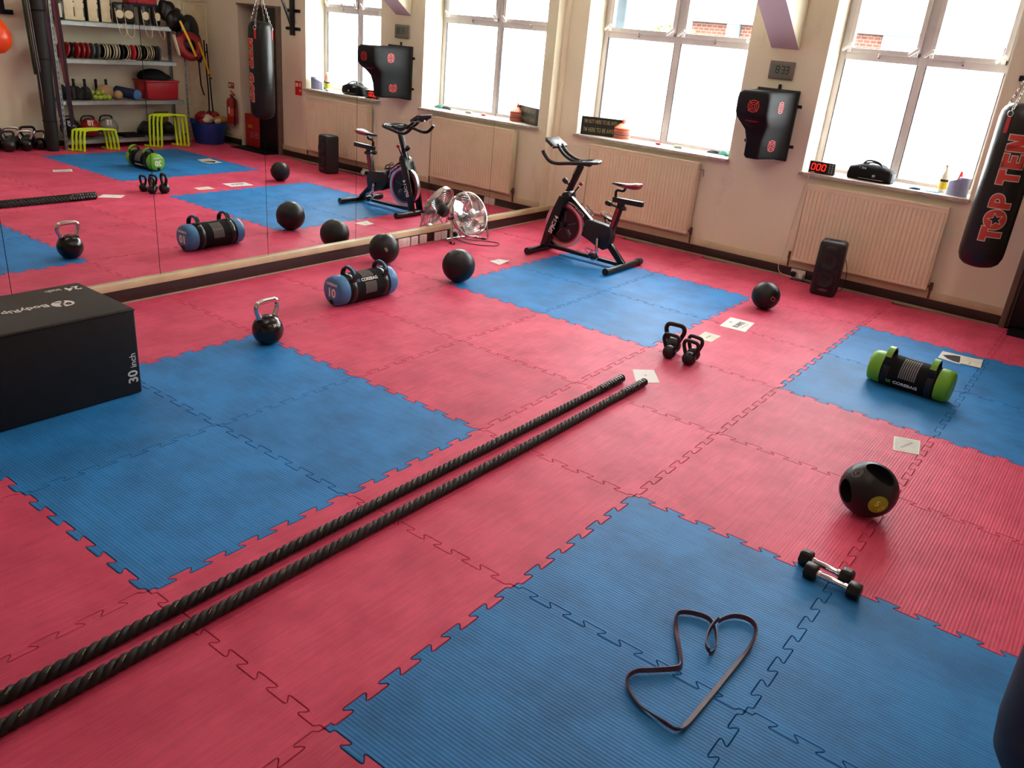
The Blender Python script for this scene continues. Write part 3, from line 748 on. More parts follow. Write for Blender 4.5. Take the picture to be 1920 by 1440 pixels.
def star(k, r, z):
    P = [(1.17+(r if i % 2 == 0 else r*.42)*math.sin(i*PI/5), .5+(r if i % 2 == 0 else r*.42)*math.cos(i*PI/5)) for i in range(10)]
    k.add([(1.17, .5, z)]+[(x, y, z) for x, y in P], [(0, i+1, (i+1) % 10+1) for i in range(10)])
for ang in (285, 105):
    S = .152; Lz = .225
    a = math.radians(ang); out = V((math.cos(a), math.sin(a), 0)); side_ = V((-math.sin(a), math.cos(a), 0))
    # reading direction up the bag, letter tops to the viewer's left
    Mx = Matrix.Translation(out*BR+V((0, 0, .665))) @ Matrix((V((0, 0, 1)), -side_, out)).transposed().to_4x4()
    for g, m, nm in ((.045, OUTL, 'lettering_outline'), (0, REDP, 'lettering')):
        k = MB(); letters(k, g); k.v = [((x-2.74)*S, (y-.5)*S*1.04, zz) for x, y, zz in k.v]
        q = MB(); q.wrapped(k, BR, Mx, 'x', 7); q.build(nm, m, t, smooth=0, recalc=False)
    for r, z, m, nm in ((.40, .0022, OUTL, 'star_outline'), (.31, .0026, BLKV, 'star')):
        k = MB(); star(k, r, z); k.v = [((x-2.74)*S, (y-.5)*S*1.04, zz) for x, y, zz in k.v]
        q = MB(); q.wrapped(k, BR, Mx, 'x', 7); q.build(nm, m, t, smooth=0, recalc=False)
CHAIN = mat('chain_steel', 'b8b4ac', .25, 1.)
def chain(mb, a, c, r=.011, w=.0028):
    a, c = V(a), V(c); d = c-a; n = max(2, int(d.length/(r*2.5))); u = d.normalized(); p = u.orthogonal().normalized(); q = u.cross(p)
    for i in range(n):
        m_ = a+d*(i+.5)/n; s_ = p if i % 2 else q
        pts = [m_+u*math.cos(t_)*r*1.7+s_*math.sin(t_)*r for t_ in [2*PI*k/10 for k in range(10)]]
        mb.tube(pts, w, 5, closed=True)
TOPH = V((.0, 0, 1.66))
for i, ang in enumerate((243, 153, 63, 333)):
    a = math.radians(ang); o_ = V((math.cos(a), math.sin(a), 0)); sd = V((-math.sin(a), math.cos(a), 0))
    b = MB(); b.ribbon([o_*(BR+.002)+V((0, 0, 1.09)), o_*(BR+.003)+V((0, 0, 1.215))], .032, sd, .004); b.build('strap', mm('strap_red', 'b02228', .5), t)
    b = MB(); b.torus(tuple(o_*(BR+.003)+V((0, 0, 1.235))), .022, .0035, frame((0, 0, 0), sd, (0, 0, 1)), 18, 6); b.build('ring', CHR, t)
    b = MB(); chain(b, o_*(BR-.01)+V((0, 0, 1.265)), TOPH+o_*.02); b.build('chain', CHAIN, t)
b = MB(); chain(b, TOPH, TOPH+V((0, 0, .40)), .014, .0035); b.torus(tuple(TOPH), .022, .004, Matrix.Rotation(PI/2, 4, 'X'), 16, 6); b.build('swivel', CHAIN, t)
t = thing('bag_bracket', 'black steel wall bracket holding the punch bag, bolted right of the window', 'bracket', (BX-.03, 6.15, 1.78))
b = MB(); b.box((0, -.03, .62), (.075, .035, 1.3)); b.build('upright', BLKM, t)
for z in (.06, .30, .51, 1.2):
    b = MB(); b.rbox((0, -.008, z), (.31, .014, .045), .008, 3)
    b.build('fixing_bar', BLKM, t)
    for sx in (-.135, .135):
        b = MB(); b.cyl((sx, -.03, z), (sx, -.012, z), .019, 8); b.build('bolt', BLKM, t)
b = MB(); b.beam((0, -.05, 1.18), (0.03, -.64, 1.18), .045, .045); b.build('arm', BLKM, t)
b = MB(); b.beam((0, -.05, .10), (0.03, -.50, 1.16), .028, .028); b.build('brace', BLKM, t)
b = MB(); b.tube([(.03, -.565, .90), (.03, -.565, 1.16)], .008, 8); b.build('hook', CHR, t)

# ------------------------------------------------------------------ doorway
JAMB = mat('brown_jamb', '6a5a4e', .6, var=.15)
d = thing('door_1', None, None, (0, 0, 0)); structure(d)
b = MB(); b.rbox((DX0-.012, 6.12, 1.06), (.05, .08, 2.12), .006, 2); b.rbox((DX0+.02, 6.3, 1.06), (.035, .28, 2.12), .004, 2); b.build('jamb', JAMB, d)
b = MB(); b.rbox(((DX0+DX1)/2, 6.25, DZ-.015), (DX1-DX0, .25, .03), .004, 2); b.build('head', JAMB, d)
BLKD = mat('black_door_paint', '0c0d0e', .45, var=.3, vs=6)
b = MB(); b.rbox((DX0+.285, 6.155, 1.06), (.49, .045, 2.07), .004, 2); b.build('leaf', BLKD, d)
b = MB(); b.cyl((DX0+.12, 6.13, 1.78), (DX0+.12, 6.12, 1.78), .012, 10); b.build('spyhole', CHR, d)
b = MB(); b.rbox(((DX0+DX1)/2, 6.985, 1.05), (DX1-DX0, .04, 2.1), .004, 2); b.build('rear_leaf', BLKD, d)
b = MB(); b.rbox(((DX0+DX1)/2+.0, 6.08, .006), (DX1-DX0-.12, .42, .012), .004, 2); tag(b.build('door_mat', BLKF), 'black door mat on the floor in front of the doorway', 'door mat')
t = thing('fire_point_box', 'red fire point box with yellow lettering standing in the doorway', 'fire box', (3.71, 6.245, .012))
RP = mat('fire_red', 'a82420', .45, var=.08)
b = MB(); b.rbox((0, 0, .25), (.38, .15, .5), .01, 2); b.build('body', RP, t)
b = MB(); b.text('FIRE', .07, frame((.06, -.076, .31), (1, 0, 0), (0, 0, 1)), .02, .001); b.build('lettering', mat('yellow_print', 'c8a030', .5), t, smooth=0)
b = MB()
for i in range(6): b.box((-.1+.12*(i % 2), -.0755, .22-.035*(i//2)), (.09, .001, .012))
b.build('notice_lines', GREYP, t, smooth=0)

# signs on the window wall seen in the mirror
t = thing('fire_action_sign', 'red fire action sign on the wall between the doorway and the right window', 'sign', (2.54, 6.149, 1.03))
b = MB(); b.rbox((0, -.002, 0), (.15, .004, .2), .001, 1); b.build('plate', mat('sign_red', 'd0221c', .4), t)
b = MB(); b.box((.03, -.0045, .045), (.06, .001, .05)); b.box((-.04, -.0045, .05), (.03, .001, .06)); b.box((-.04, -.0045, -.03), (.03, .001, .03)); b.build('symbols', mat('sign_cream', 'efe2b8', .5), t, smooth=0)
t = thing('extinguisher_sign', 'small red extinguisher sign on the wall above the fire extinguisher', 'sign', (4.19, 6.149, .90))
b = MB(); b.rbox((0, -.002, 0), (.15, .004, .09), .001, 1); b.build('plate', mat('sign_brown_red', '9a3028', .5), t)
b = MB(); b.box((.035, -.0045, 0), (.05, .001, .05)); b.box((-.03, -.0045, .015), (.04, .001, .02)); b.build('symbols', mat('sign_white', 'd8cdb8', .5), t, smooth=0)
# ------------------------------------------------------------------ plyo box
t = thing('plyo_box', 'large black vinyl covered jump box with white lettering beside the mirrors', 'jump box', (-.935, -.44, 0))
b = MB(); b.rbox((0, 0, .253), (.60, .765, .506), .012, 3); o = b.build('body', mat('box_vinyl', '1a1916', .5, spec=.35, bump=.25, bs=14, var=.15, vs=3), t)
b = MB()
for z in (.494,): b.rbox((0, 0, z), (.604, .769, .006), .002, 1)
b.build('seam_piping', BLKF, t)
b = MB(); zt = .5066
# lettering on the top reads towards -y, letter tops towards +x
b.text('BodyRip', .067, frame((.0, -.05, zt), (0, -1, 0), (1, 0, 0)), .018, .001, 1.05)
b.text('24', .085, frame((-.205, .302, zt), (0, -1, 0), (1, 0, 0)), .02, .001); b.text('inch', .052, frame((-.222, .20, zt), (0, -1, 0), (1, 0, 0)), .012, .001)
b.text('30', .078, frame((.3007, .338, .108), (0, 0, 1), (0, -1, 0)), .02, .001); b.text('inch', .052, frame((.3007, .345, .205), (0, 0, 1), (0, -1, 0)), .012, .001)
b.build('lettering', WHT, t, smooth=0)
b = MB(); n = 40; c = (.02, .135)
b.add([(c[0]+.052*math.cos(2*PI*k/n), c[1]+.058*math.sin(2*PI*k/n), zt+.0004) for k in range(n)], [tuple(range(n))]); b.build('logo_disc', WHT, t, smooth=0, recalc=False)
b = MB(); b.ribbon([(c[0]-.055, c[1]+.02, zt+.0012), (c[0]-.02, c[1]+.012, zt+.0012), (c[0]+.01, c[1]-.012, zt+.0012), (c[0]+.05, c[1]-.02, zt+.0012)], .016, (0, 1, 0), .0006); b.ribbon([(c[0]-.02, c[1]+.0, zt+.0012), (c[0]-.035, c[1]-.03, zt+.0012)], .01, (1, 0, 0), .0006); b.torus((c[0]+.018, c[1]+.022, zt+.0008), .012, .004, None, 14, 5); b.build('logo_figure', BLKV, t)

# ------------------------------------------------------------------ kettlebells
def kettlebell(label, R, loc, rz, hw, hh, hr, chrome=True, group=None, text=None, flat=.93):
    t = thing('kettlebell', label, 'kettlebell', loc, (0, 0, rz), group)
    b = MB(); z0 = -.9; prof = [(0, 0), (R*.44, 0), (R*.50, .004)]+[(R*math.cos(a), R*(.9+math.sin(a))) for a in [-.9+i*(PI/2+.9)/14 for i in range(15)]]
    prof[-1] = (0, prof[-1][1]); b.lathe(prof, 36); b.build('body', mm('glossy_rubber', '0d0d0c', .25, spec=.5, coat=.1) if chrome else mm('cast_iron_paint', '17181a', .38), t)
    zc = 1.55*R; pts = [(-hw*.60, 0, zc), (-hw*.80, 0, zc+hh*.28), (-hw, 0, zc+hh*.62), (-hw*.93, 0, zc+hh*.88), (-hw*.66, 0, zc+hh), (0, 0, zc+hh*1.02)]
    pts = pts+[(-x, y, z) for x, y, z in pts[-2::-1]]
    b = MB(); b.tube(smooth_path(pts, 6), hr, 14); b.build('handle', CHR if chrome else mm('handle_iron', '101113', .5), t, 60)
    if chrome:
        for sx in (-1, 1):
            b = MB(); b.cyl((sx*hw*.56, 0, zc-.012), (sx*hw*.72, 0, zc+hh*.16), hr*1.28, 14); b.build('collar', BLKP, t)
    if text:
        b = MB(); b.text(text, R*.26, Matrix.Translation((0, 0, R*1.42)) @ Matrix.Rotation(0, 4, 'Z') @ frame((0, -R*.86, 0), (1, 0, 0), (0, .5, .87)), .02, .001); b.build('weight_mark', WHT, t, smooth=0)
    return t
k = kettlebell('black kettlebell with chrome handle on the corner of the blue mats', .104, (-.824, .958, 0), math.radians(92), .086, .132, .0185, text='5KG')
for c in k.children:
    if c.name.startswith('handle'): c['label'] = 'polished chrome handle'
kb = [('small black kettlebell at front left of the cluster of four beside the blue mats', (1.205, 2.915)), ('small black kettlebell at front right of the cluster, nearest the white page', (1.365, 2.905)),
      ('black kettlebell at the back left of the cluster of four, touching the blue mat', (1.165, 3.045)), ('black kettlebell at the back right of the cluster, beside the cream page', (1.345, 3.02))]
k0 = None
for i, (lb, (x, y)) in enumerate(kb):
    if i == 0: k0 = kettlebell(lb, .050, (x, y, 0), math.radians(4), .056, .096, .0135, False, 'small black kettlebells on the mats'); o = k0
    else: o = dup(k0, (x, y, 0), (0, 0, math.radians([0, -4, 8, -8][i])), lb)
    if i == 2: o.scale = (1.22, 1.22, 1.22)

# ------------------------------------------------------------------ core bags
def core_bag(label, loc, rz, L, R, col, num, tilt, hang, gw=.044, bases=(0.0, -1.15), ta=.575):
    """axis along local x, number printed on the -x end; hang = angle of handles about the axis"""
    t = thing('core_bag', label, 'sandbag', loc, (0, 0, rz)); cm = mat(col[0], col[1], .42, bump=.15, bs=30)
    MX_ = Matrix.Translation((0, 0, R)) @ Matrix.Rotation(tilt, 4, 'X') @ Matrix.Rotation(PI/2, 4, 'Y')
    capw = .095
    b = MB(); b.lathe([(0, -L/2+capw-.01), (R*.99, -L/2+capw-.01), (R*1.005, -L*.2), (R*.985, 0), (R*1.005, L*.2), (R*.99, L/2-capw+.01), (0, L/2-capw+.01)], 40, MX_); b.build('body', BLKF, t)
    for sg in (-1, 1):
        b = MB(); prof = [(R*.985, L/2-capw), (R*1.01, L/2-capw+.015), (R*1.0, L/2-.035), (R*.95, L/2-.012), (R*.86, L/2-.002), (R*.5, L/2+.003), (0, L/2+.004)]
        b.lathe([(r, sg*z) for r, z in prof], 40, MX_); b.build('end_cap', cm, t)
    AX = Matrix.Translation((0, 0, R)) @ Matrix.Rotation(tilt+hang, 4, 'X')
    for sx in (-L*.27, L*.27):
        b = MB(); pts = []
        for i in range(13):
            f = -1+2*i/12; a = f*.62; h = R+.004+.058*max(0, 1-abs(f)**2.6)
            pts.append(AX @ V((sx, h*math.sin(a), h*math.cos(a))))
        wd = AX.to_3x3() @ V((1, 0, 0)); b.ribbon(pts, .042, wd, .008); s_ = b.build('strap', BLKV, t)
        b = MB(); pts2 = [AX @ V((sx, h*math.sin(a), h*math.cos(a))) for a, h in [(f*.34, R+.012+.058*max(0, 1-abs(f*.55)**2.6)) for f in [-1+2*i/8 for i in range(9)]]]
        b.ribbon(pts2, gw, wd, .008); b.build('grip', cm, s_)
        b = MB(); b.lathe([(R*1.004, -.022), (R*1.016, -.02), (R*1.016, .02), (R*1.004, .022)], 40, MX_ @ Matrix.Translation((0, 0, sx))); b.build('webbing_band', BLKV, s_)
    for base in bases:
        b = MB()
        for i in range(9):
            for j in range(8):
                a = base+(i-4)*.088; x = (j-3.5)*.0145
                q = AX @ Matrix.Rotation(-a, 4, 'X'); b.add([q @ V((x+dx*.0045, dy*.0035, R*1.0065)) for dx, dy in ((-1, -1), (1, -1), (1, 1), (-1, 1))], [(0, 1, 2, 3)])
        b.build('printed_grid', GREYP, t, smooth=0, recalc=False)
    E_ = Matrix.Translation((0, 0, R)) @ Matrix.Rotation(tilt, 4, 'X')
    b = MB(); F = E_ @ frame((-L/2-.0055, 0, 0), (0, -1, 0), (0, 0, 1))
    b.text(num, .095, F @ Matrix.Translation((0, -.012, 0)), .035, .002); b.text('COREBAG', .027, F @ Matrix.Translation((0, .058, -.001)), .03, .002); b.build('weight_number', WHT, t, smooth=0)
    b = MB(); G = AX @ Matrix.Rotation(ta, 4, 'X')
    b.text('COREBAG', .036, G @ frame((.0, 0, R*1.006), (1, 0, 0), (0, 1, 0)), .03, .0012); b.build('side_lettering', WHT, t, smooth=0)
    b = MB(); b.text(num, .036, G @ frame((-.115, 0, R*1.006), (1, 0, 0), (0, 1, 0)), .02, .0012); b.build('side_number', cm, t, smooth=0)
    b = MB(); b.add([(F @ V((.026*math.cos(2*PI*k/20), -.082+.02*math.sin(2*PI*k/20), .001))) for k in range(20)], [tuple(range(20))]); b.build('badge', BLKP, t, smooth=0, recalc=False)
    return t
core_bag('blue and black cylindrical core bag marked 10 on the pink mats', (-1.135, 2.105, 0), math.radians(88), .60, .118, ('blue_vinyl', '3f7fb4'), '10', 0, .28, .016, (0.0, -1.15, 1.0, 1.55))
core_bag('green and black cylindrical core bag on the blue mats at right', (2.675, 3.705, 0), math.radians(-4), .545, .112, ('green_vinyl', '6fae22'), '20', 0, .45, .040, (-.10, -.80, .85), 1.6)

# ------------------------------------------------------------------ medicine balls
def med_ball(label, loc, R, deco):
    t = thing('medicine_ball', label, 'medicine ball', loc)
    b = MB(); b.ball((0, 0, R), R, 44); b.build('body', BLK, t)
    for M, rr in ((Matrix.Rotation(.6, 4, 'X'), R*.999),):
        b = MB(); b.torus((0, 0, R), rr, .0016, M, 60, 6); b.build('seam', BLKP, t)
    if deco: deco(t, R)
    return t
def at_ball(R, d, tw=0):
    d = V(d).normalized(); x = V((0, 0, 1)).cross(d).normalized()
    return Matrix.Translation((0, 0, R)) @ frame(d*(R+.0006), x, d.cross(x)) @ Matrix.Rotation(tw, 4, 'Z')
def deco8(t, R):
    b = MB(); b.text('8', .05, at_ball(R, (.75, -.55, .16), .5), .03, .0015); b.text('kg', .018, at_ball(R, (.70, -.60, .26), .5), .02, .0015); b.build('weight_mark', mm('ball_print', '9a948a', .6), t, smooth=0)
def deco_o(t, R):
    b = MB(); M = at_ball(R, (.72, -.62, .05)); b.torus((0, 0, 0), .017, .004, M, 24, 6); b.build('weight_mark', mm('ball_red', '9c3a2c', .6), t)
def deco10(t, R):
    b = MB(); b.text('10', .045, at_ball(R, (.30, -.78, -.42), .1), .02, .0015); b.build('weight_mark', mm('ball_blue', '20242c', .5), t, smooth=0)
med_ball('black medicine ball with pale marking next to the mirror wall sockets', (-1.80, 3.007, 0), .140, deco8)
med_ball('black medicine ball on the left corner of the blue mats, in front of the fan', (-.996, 3.125, 0), .1456, deco10)
med_ball('smaller black medicine ball with red mark, left of the loudspeaker', (1.212, 4.738, 0), .123, deco_o)

# dual grip ball: sphere with two hollow grips
t = thing('grip_ball', 'black twin-grip medicine ball with green 5 KG label on the pink mats', 'medicine ball', (2.923, 1.695, 0)); R = .139
def ico(R, sub, c):
    bm = bmesh.new(); bmesh.ops.create_icosphere(bm, subdivisions=sub, radius=R); bmesh.ops.translate(bm, verts=bm.verts[:], vec=c); return bm
tmp = MB().bm(ico(R, 5, V((0, 0, R)))).build('body', BLK, t)
view = (V((3.52, -2.31, 2.07))-V((2.923, 1.695, R))).normalized(); rgt = V((0, 0, 1)).cross(view).normalized(); upv = view.cross(rgt)
cut = []
for (cx, cy, ww, hh, rot) in ((.24, .70, .076, .048, -.40), (-.74, -.30, .060, .044, -1.0)):
    dz = math.sqrt(max(.04, 1-cx*cx-cy*cy)); d = (rgt*cx+upv*cy+view*dz).normalized(); x = rgt-d*rgt.dot(d); M = Matrix.Translation((0, 0, R)) @ frame(d*R*.90, x, d.cross(x)) @ Matrix.Rotation(rot, 4, 'Z')
    k = MB(); k.ball((0, 0, 0), (ww, hh, .075), 28, None); k.v = [tuple(M @ V(v)) for v in k.v]; cut.append((k.build('grip_recess', BLKP, t), M, ww, hh))
for c, M, ww, hh in cut:
    md = tmp.modifiers.new('cut', 'BOOLEAN'); md.object = c; md.operation = 'DIFFERENCE'; md.solver = 'EXACT'
dg = bpy.context.evaluated_depsgraph_get(); me2 = bpy.data.meshes.new_from_object(tmp.evaluated_get(dg)); tmp.modifiers.clear(); tmp.data = me2
tmp.data.polygons.foreach_set('use_smooth', [True]*len(tmp.data.polygons)); tmp.data.set_sharp_from_angle(angle=math.radians(35))
for c, M, ww, hh in cut:
    bpy.data.objects.remove(c)
    b = MB(); b.tube([M @ V((-ww*.25, -hh*.2, -.015)), M @ V((ww*.25, hh*.2, -.015))], .013, 12) if False else None
def on_ball(cx, cy, tw): 
    dz = math.sqrt(max(.02, 1-cx*cx-cy*cy)); d = (rgt*cx+upv*cy+view*dz).normalized(); x = rgt-d*rgt.dot(d); return Matrix.Translation((0, 0, R)) @ frame(d*(R+.0004), x, d.cross(x)) @ Matrix.Rotation(tw, 4, 'Z')
def dome(b, M, r, z=0.):
    n = 28; vs = [(0, 0, R-R+z)]; fs = []
    for j in (1, 2, 3):
        q = r*j/3; vs += [(q*math.cos(2*PI*k/n), q*math.sin(2*PI*k/n), math.sqrt(R*R-q*q)-R+z) for k in range(n)]
    fs = [(0, 1+k, 1+(k+1) % n) for k in range(n)]+[(1+j*n+k, 1+(j+1)*n+k, 1+(j+1)*n+(k+1) % n, 1+j*n+(k+1) % n) for j in (0, 1) for k in range(n)]
    b.add(vs, fs, M)
b = MB(); M = on_ball(.44, -.44, .0); dome(b, M, .048, .0006); b.build('label', mat('olive_label', '8a9a1e', .5), t, recalc=False)
b = MB(); b.text('5', .04, on_ball(.38, -.40, -.45) @ Matrix.Translation((0, 0, .0016)), .02, .001); b.text('KG', .027, on_ball(.54, -.53, .62) @ Matrix.Translation((0, 0, .0016)), .02, .001); b.build('weight_mark', mat('lime_print', 'd2dc4a', .5), t, smooth=0)
b = MB(); M = on_ball(-.50, .46, .2); b.torus((0, 0, -.001), .026, .0014, M, 28, 5); b.torus((.004, -.004, -.001), .013, .0014, M, 20, 5); b.torus((-.008, .008, -.001), .009, .0014, M, 18, 5); b.build('logo', mm('logo_grey', '8c8a84', .5), t)

# ------------------------------------------------------------------ hex dumbbells
def dumbbell(label, a, c):
    a, c = V((*a, 0)), V((*c, 0)); m_ = (a+c)/2; d = c-a
    t = thing('hex_dumbbell', label, 'dumbbell', (m_.x, m_.y, 0), (0, 0, math.atan2(d.y, d.x)), 'pair of hex dumbbells')
    L = d.length; R = .037; hx = [(R*math.cos(PI/6+k*PI/3), R*math.sin(PI/6+k*PI/3)) for k in range(6)]
    MX_ = Matrix(((0, 0, 1, 0), (1, 0, 0, 0), (0, 1, 0, R*.866+.004), (0, 0, 0, 1)))
    hx = [(R*1.08*math.cos(k*PI/3), R*1.08*math.sin(k*PI/3)) for k in range(6)]
    for sg in (-1, 1):
        b = MB(); x0 = sg*(L/2+.025); x1 = sg*(L/2-.028); b.rprism(hx, min(x0, x1), max(x0, x1), .007, MX_, 2); b.build('head', BLK, t)
        b = MB(); b.box((sg*(L/2), 0, R*1.87+.0042), (.026, .028, .0008)); 
        if label.startswith('far'): b.build('weight_plate', GREYP, t, smooth=0)
    b = MB(); zc = R*.866+.004; n = 12
    b.tube([MX_ @ V((0, 0, x)) for x in [-L/2+.026+(L-.052)*i/n for i in range(n+1)]], [.0125+.003*math.sin(PI*i/n) for i in range(n+1)], 16); b.build('handle', CHR, t)
    for sg in (-1, 1):
        b = MB(); b.tube([MX_ @ V((0, 0, sg*(L/2-.028))), MX_ @ V((0, 0, sg*(L/2-.045)))], .017, 16); b.build('collar', CHR, t)
    return t
dumbbell('far hex dumbbell of the chrome-handled pair, partly on the pink mat', (2.855, 1.03), (3.04, 1.015))
dumbbell('near hex dumbbell of the chrome-handled pair, on the blue mat edge', (2.905, .945), (3.095, .935))

# ------------------------------------------------------------------ resistance band loop
pts = [(2.595, .31), (2.64, .345), (2.70, .355), (2.745, .31), (2.79, .22), (2.785, .165), (2.755, .20), (2.735, .28), (2.735, .37), (2.765, .44), (2.82, .465), (2.865, .43), (2.885, .33), (2.885, .20), (2.88, .0), (2.874, -.20), (2.865, -.245), (2.82, -.25), (2.72, -.235), (2.645, -.19), (2.618, -.145), (2.628, -.10), (2.665, -.06), (2.72, .0), (2.735, .035), (2.70, .10), (2.635, .20), (2.60, .265)]
P = smooth_path([(x, y, .0) for x, y in pts], 7, True); N = len(P)
b = MB(); vs = []
for i, p in enumerate(P):
    f = i/N
    tw = [0, .1, .15, .1, .0, .0, .1, .2, .1, .05, .2, .3, .6, 1.0, 1.2, 1.1, .4, .2, .9, .8, .2, .0, .1, .2, .4, .9, 1.1, .5]
    q = f*len(tw); a0 = tw[int(q) % len(tw)]; a1 = tw[(int(q)+1) % len(tw)]; tl = a0+(a1-a0)*(q-int(q))
    tg = (P[(i+1) % N]-P[i-1]).normalized(); nrm = V((-tg.y, tg.x, 0)); wd = V((0, 0, 1))*math.cos(tl)+nrm*math.sin(tl); th = tg.cross(wd)
    w2 = .0105; lift = .012*abs(math.cos(tl))+.0025
    if 5 <= q < 8 or 3 <= q < 4.2: lift += .006 if q < 4.2 else .016
    c = p+V((0, 0, lift))
    for s1, s2 in ((-1, -1), (1, -1), (1, 1), (-1, 1)): vs.append(c+wd*(s1*w2)+th*(s2*.0022))
fs = [(4*i+k, 4*i+(k+1) % 4, 4*((i+1) % N)+(k+1) % 4, 4*((i+1) % N)+k) for i in range(N) for k in range(4)]
b.add(vs, fs); tag(b.build('resistance_band', mat('maroon_latex', '50323e', .5), smooth=50), 'dark maroon rubber resistance band loop lying on the blue mats', 'resistance band')

# ------------------------------------------------------------------ battle ropes
ROPE = mat('black_rope', '15130f', .62, bump=.4, bs=500, var=.3, vs=40)
TRACER = mat('tracer_thread', 'b0a46c', .6); SLEEVE = mat('heat_shrink', '0c0c0d', .22)
def battle_rope(label, x0, y1, x1):
    y0 = -2.9; R = .0185; r = .0135; pitch = .115
    t = thing('battle_rope', label, 'rope', (0, 0, 0), group='black battle ropes')
    xf = lambda y: x0+(x1-x0)*(y-y0)/(y1-y0)+.004*math.sin(y*2.1+x0*9)
    n = int((y1-.10-y0)/.0115); b = MB()
    for s_ in range(3):
        pts = []
        for i in range(n+1):
            y = y0+(y1-.10-y0)*i/n; a = 2*PI*y/pitch+s_*2*PI/3
            pts.append((xf(y)+.0125*math.cos(a), y, .027+.0125*math.sin(a)))
        b.tube(pts, r, 8)
    b.build('strands', ROPE, t)
    b = MB(); k = 0; y = y0+.05
    while y < y1-.15:
        a0 = 2*PI*y/pitch
        pts = [(xf(y+d)+.0265*math.cos(a), y+d, .027+.0265*math.sin(a)) for d, a in [(j*.005, .9+j*.12+random.uniform(-.05, .05)) for j in range(5)]]
        if pts[0][2] > .03: b.tube(pts, .0013, 5)
        y += pitch/ (1.0)+random.uniform(-.01, .01)
    b.build('tracer_thread', TRACER, t)['kind'] = 'stuff'
    b = MB(); pts = []; rs = []
    for i in range(60):
        y = y1-.30+.30*i/59; pts.append((xf(y), y, .027)); rs.append(.0248+.0026*math.sin(2*PI*y/.028) if i < 57 else .0245-.004*(i-56))
    b.tube(pts, rs, 18); b.build('end_sleeve', SLEEVE, t)
battle_rope('left black battle rope running from the page to the bottom left corner', 1.185, 2.26, 1.198)
battle_rope('right black battle rope lying parallel, its end touching the white page', 1.298, 2.33, 1.338)

# ------------------------------------------------------------------ exercise cards on the floor
def card(label, quad, marks=None, m=PAPER, curl=0., border=False, cat='card', z=.0):
    q = [V((x, y, 0)) for x, y in quad]; c = sum(q, V())/4; t = thing('exercise_card', label, cat, (c.x, c.y, z), group='exercise cards on the mats')
    n = 6; vs = []
    for i in range(n+1):
        for j in range(n+1):
            p = (q[0].lerp(q[1], i/n)).lerp(q[3].lerp(q[2], i/n), j/n)-c; vs.append((p.x, p.y, .0022+curl*(i/n)**2*(j/n)))
    b = MB(); k = len(vs); vs += [(x, y, z_-.0018) for x, y, z_ in vs]
    W_ = n+1; fs = [(i*W_+j, (i+1)*W_+j, (i+1)*W_+j+1, i*W_+j+1) for i in range(n) for j in range(n)]; fs += [tuple(k+a for a in f[::-1]) for f in fs]
    rim = [j for j in range(W_)]+[i*W_+n for i in range(1, W_)]+[n*W_+j for j in range(n-1, -1, -1)]+[i*W_ for i in range(n-1, 0, -1)]
    fs += [(rim[i], rim[(i+1) % len(rim)], rim[(i+1) % len(rim)]+k, rim[i]+k) for i in range(len(rim))]
    b.add(vs, fs); b.build('sheet', m, t, smooth=0)
    X = (q[1]-q[0]+q[2]-q[3]).normalized(); Y = (q[3]-q[0]+q[2]-q[1]).normalized()
    if border:
        b = MB(); e = .88; vs = [((p-c)*e).to_tuple()[:2]+(.0028,) for p in q]; b.add(vs, [(0, 1, 2, 3)]); b.build('inner_page', mm('page_grey', 'c2c6ba', .6), t, smooth=0)
    if marks: marks(t, X, Y)
    return t
def faint(w, off=(0, 0), n=7, colr=None, along=None):
    def f(t, X, Y):
        b = MB(); A = along or X; B_ = V((-A.y, A.x, 0))
        for i in range(n):
            p = A*(off[0]+(i-(n-1)/2)*w/n)+B_*off[1]; b.box((p.x, p.y, .0032), (w/n*.55, .012+.006*(i % 2), .0004), rot=(0, 0, math.atan2(A.y, A.x)))
        b.build('printed_line', colr or mm('faint_ink', '9c9c98', .7), t, smooth=0)
    return f
def burpee(t, X, Y):
    M = frame((0.015, 0, .0030), (0, 1, 0), (-1, 0, 0)); b = MB()
    b.text('BURPEE', .066, M, .012, .0006, .82); b.box((.062, .0, .0030), (.003, .155, .0004)); b.build('lettering', mm('ink_black', '1c1c1e', .6), t, smooth=0)
    b = MB(); b.ball((-.068, .005, .003), (.011, .009, .0004), 12); b.ball((-.058, .012, .003), (.010, .007, .0004), 12); b.build('clover_mark', mm('ink_grey', '50544e', .6), t)
card('white page reading BURPEE on the pink mats beside the blue mats', [(1.15, 3.937), (1.364, 3.959), (1.325, 4.261), (1.118, 4.24)], burpee)
card('cream page lying behind the small kettlebells', [(1.152, 3.488), (1.279, 3.496), (1.273, 3.692), (1.133, 3.695)], faint(.09, (0, .0), 7, None, V((0, 1, 0))), mat('cream_paper', 'e2dfcc', .7), .002)
card('white page at the end of the battle ropes', [(1.14, 2.5), (1.278, 2.308), (1.388, 2.433), (1.248, 2.611)], faint(.03, (-.01, .0), 3, mm('pink_ink', 'c8a8a4', .7)))
card('white page on the pink mats between the fan and the bike', [(-1.261, 3.91), (-1.116, 3.886), (-1.135, 4.068), (-1.255, 4.056)], faint(.06), PAPER, .01)
def cone_pic(t, X, Y):
    c = t.location; pl = [(2.705, 4.765), (2.75, 4.70), (2.80, 4.672), (2.845, 4.67), (2.825, 4.853), (2.79, 4.84), (2.745, 4.81)]
    b = MB(); b.add([(x-c.x, y-c.y, .0030) for x, y in pl], [tuple(range(len(pl)))]); b.build('printed_picture', mm('ink_brown', '2a2420', .6), t, smooth=0)
card('white page with dark picture, half under a cream slip beyond the green core bag', [(2.69, 4.666), (2.851, 4.643), (2.973, 4.905), (2.682, 4.875)], cone_pic)
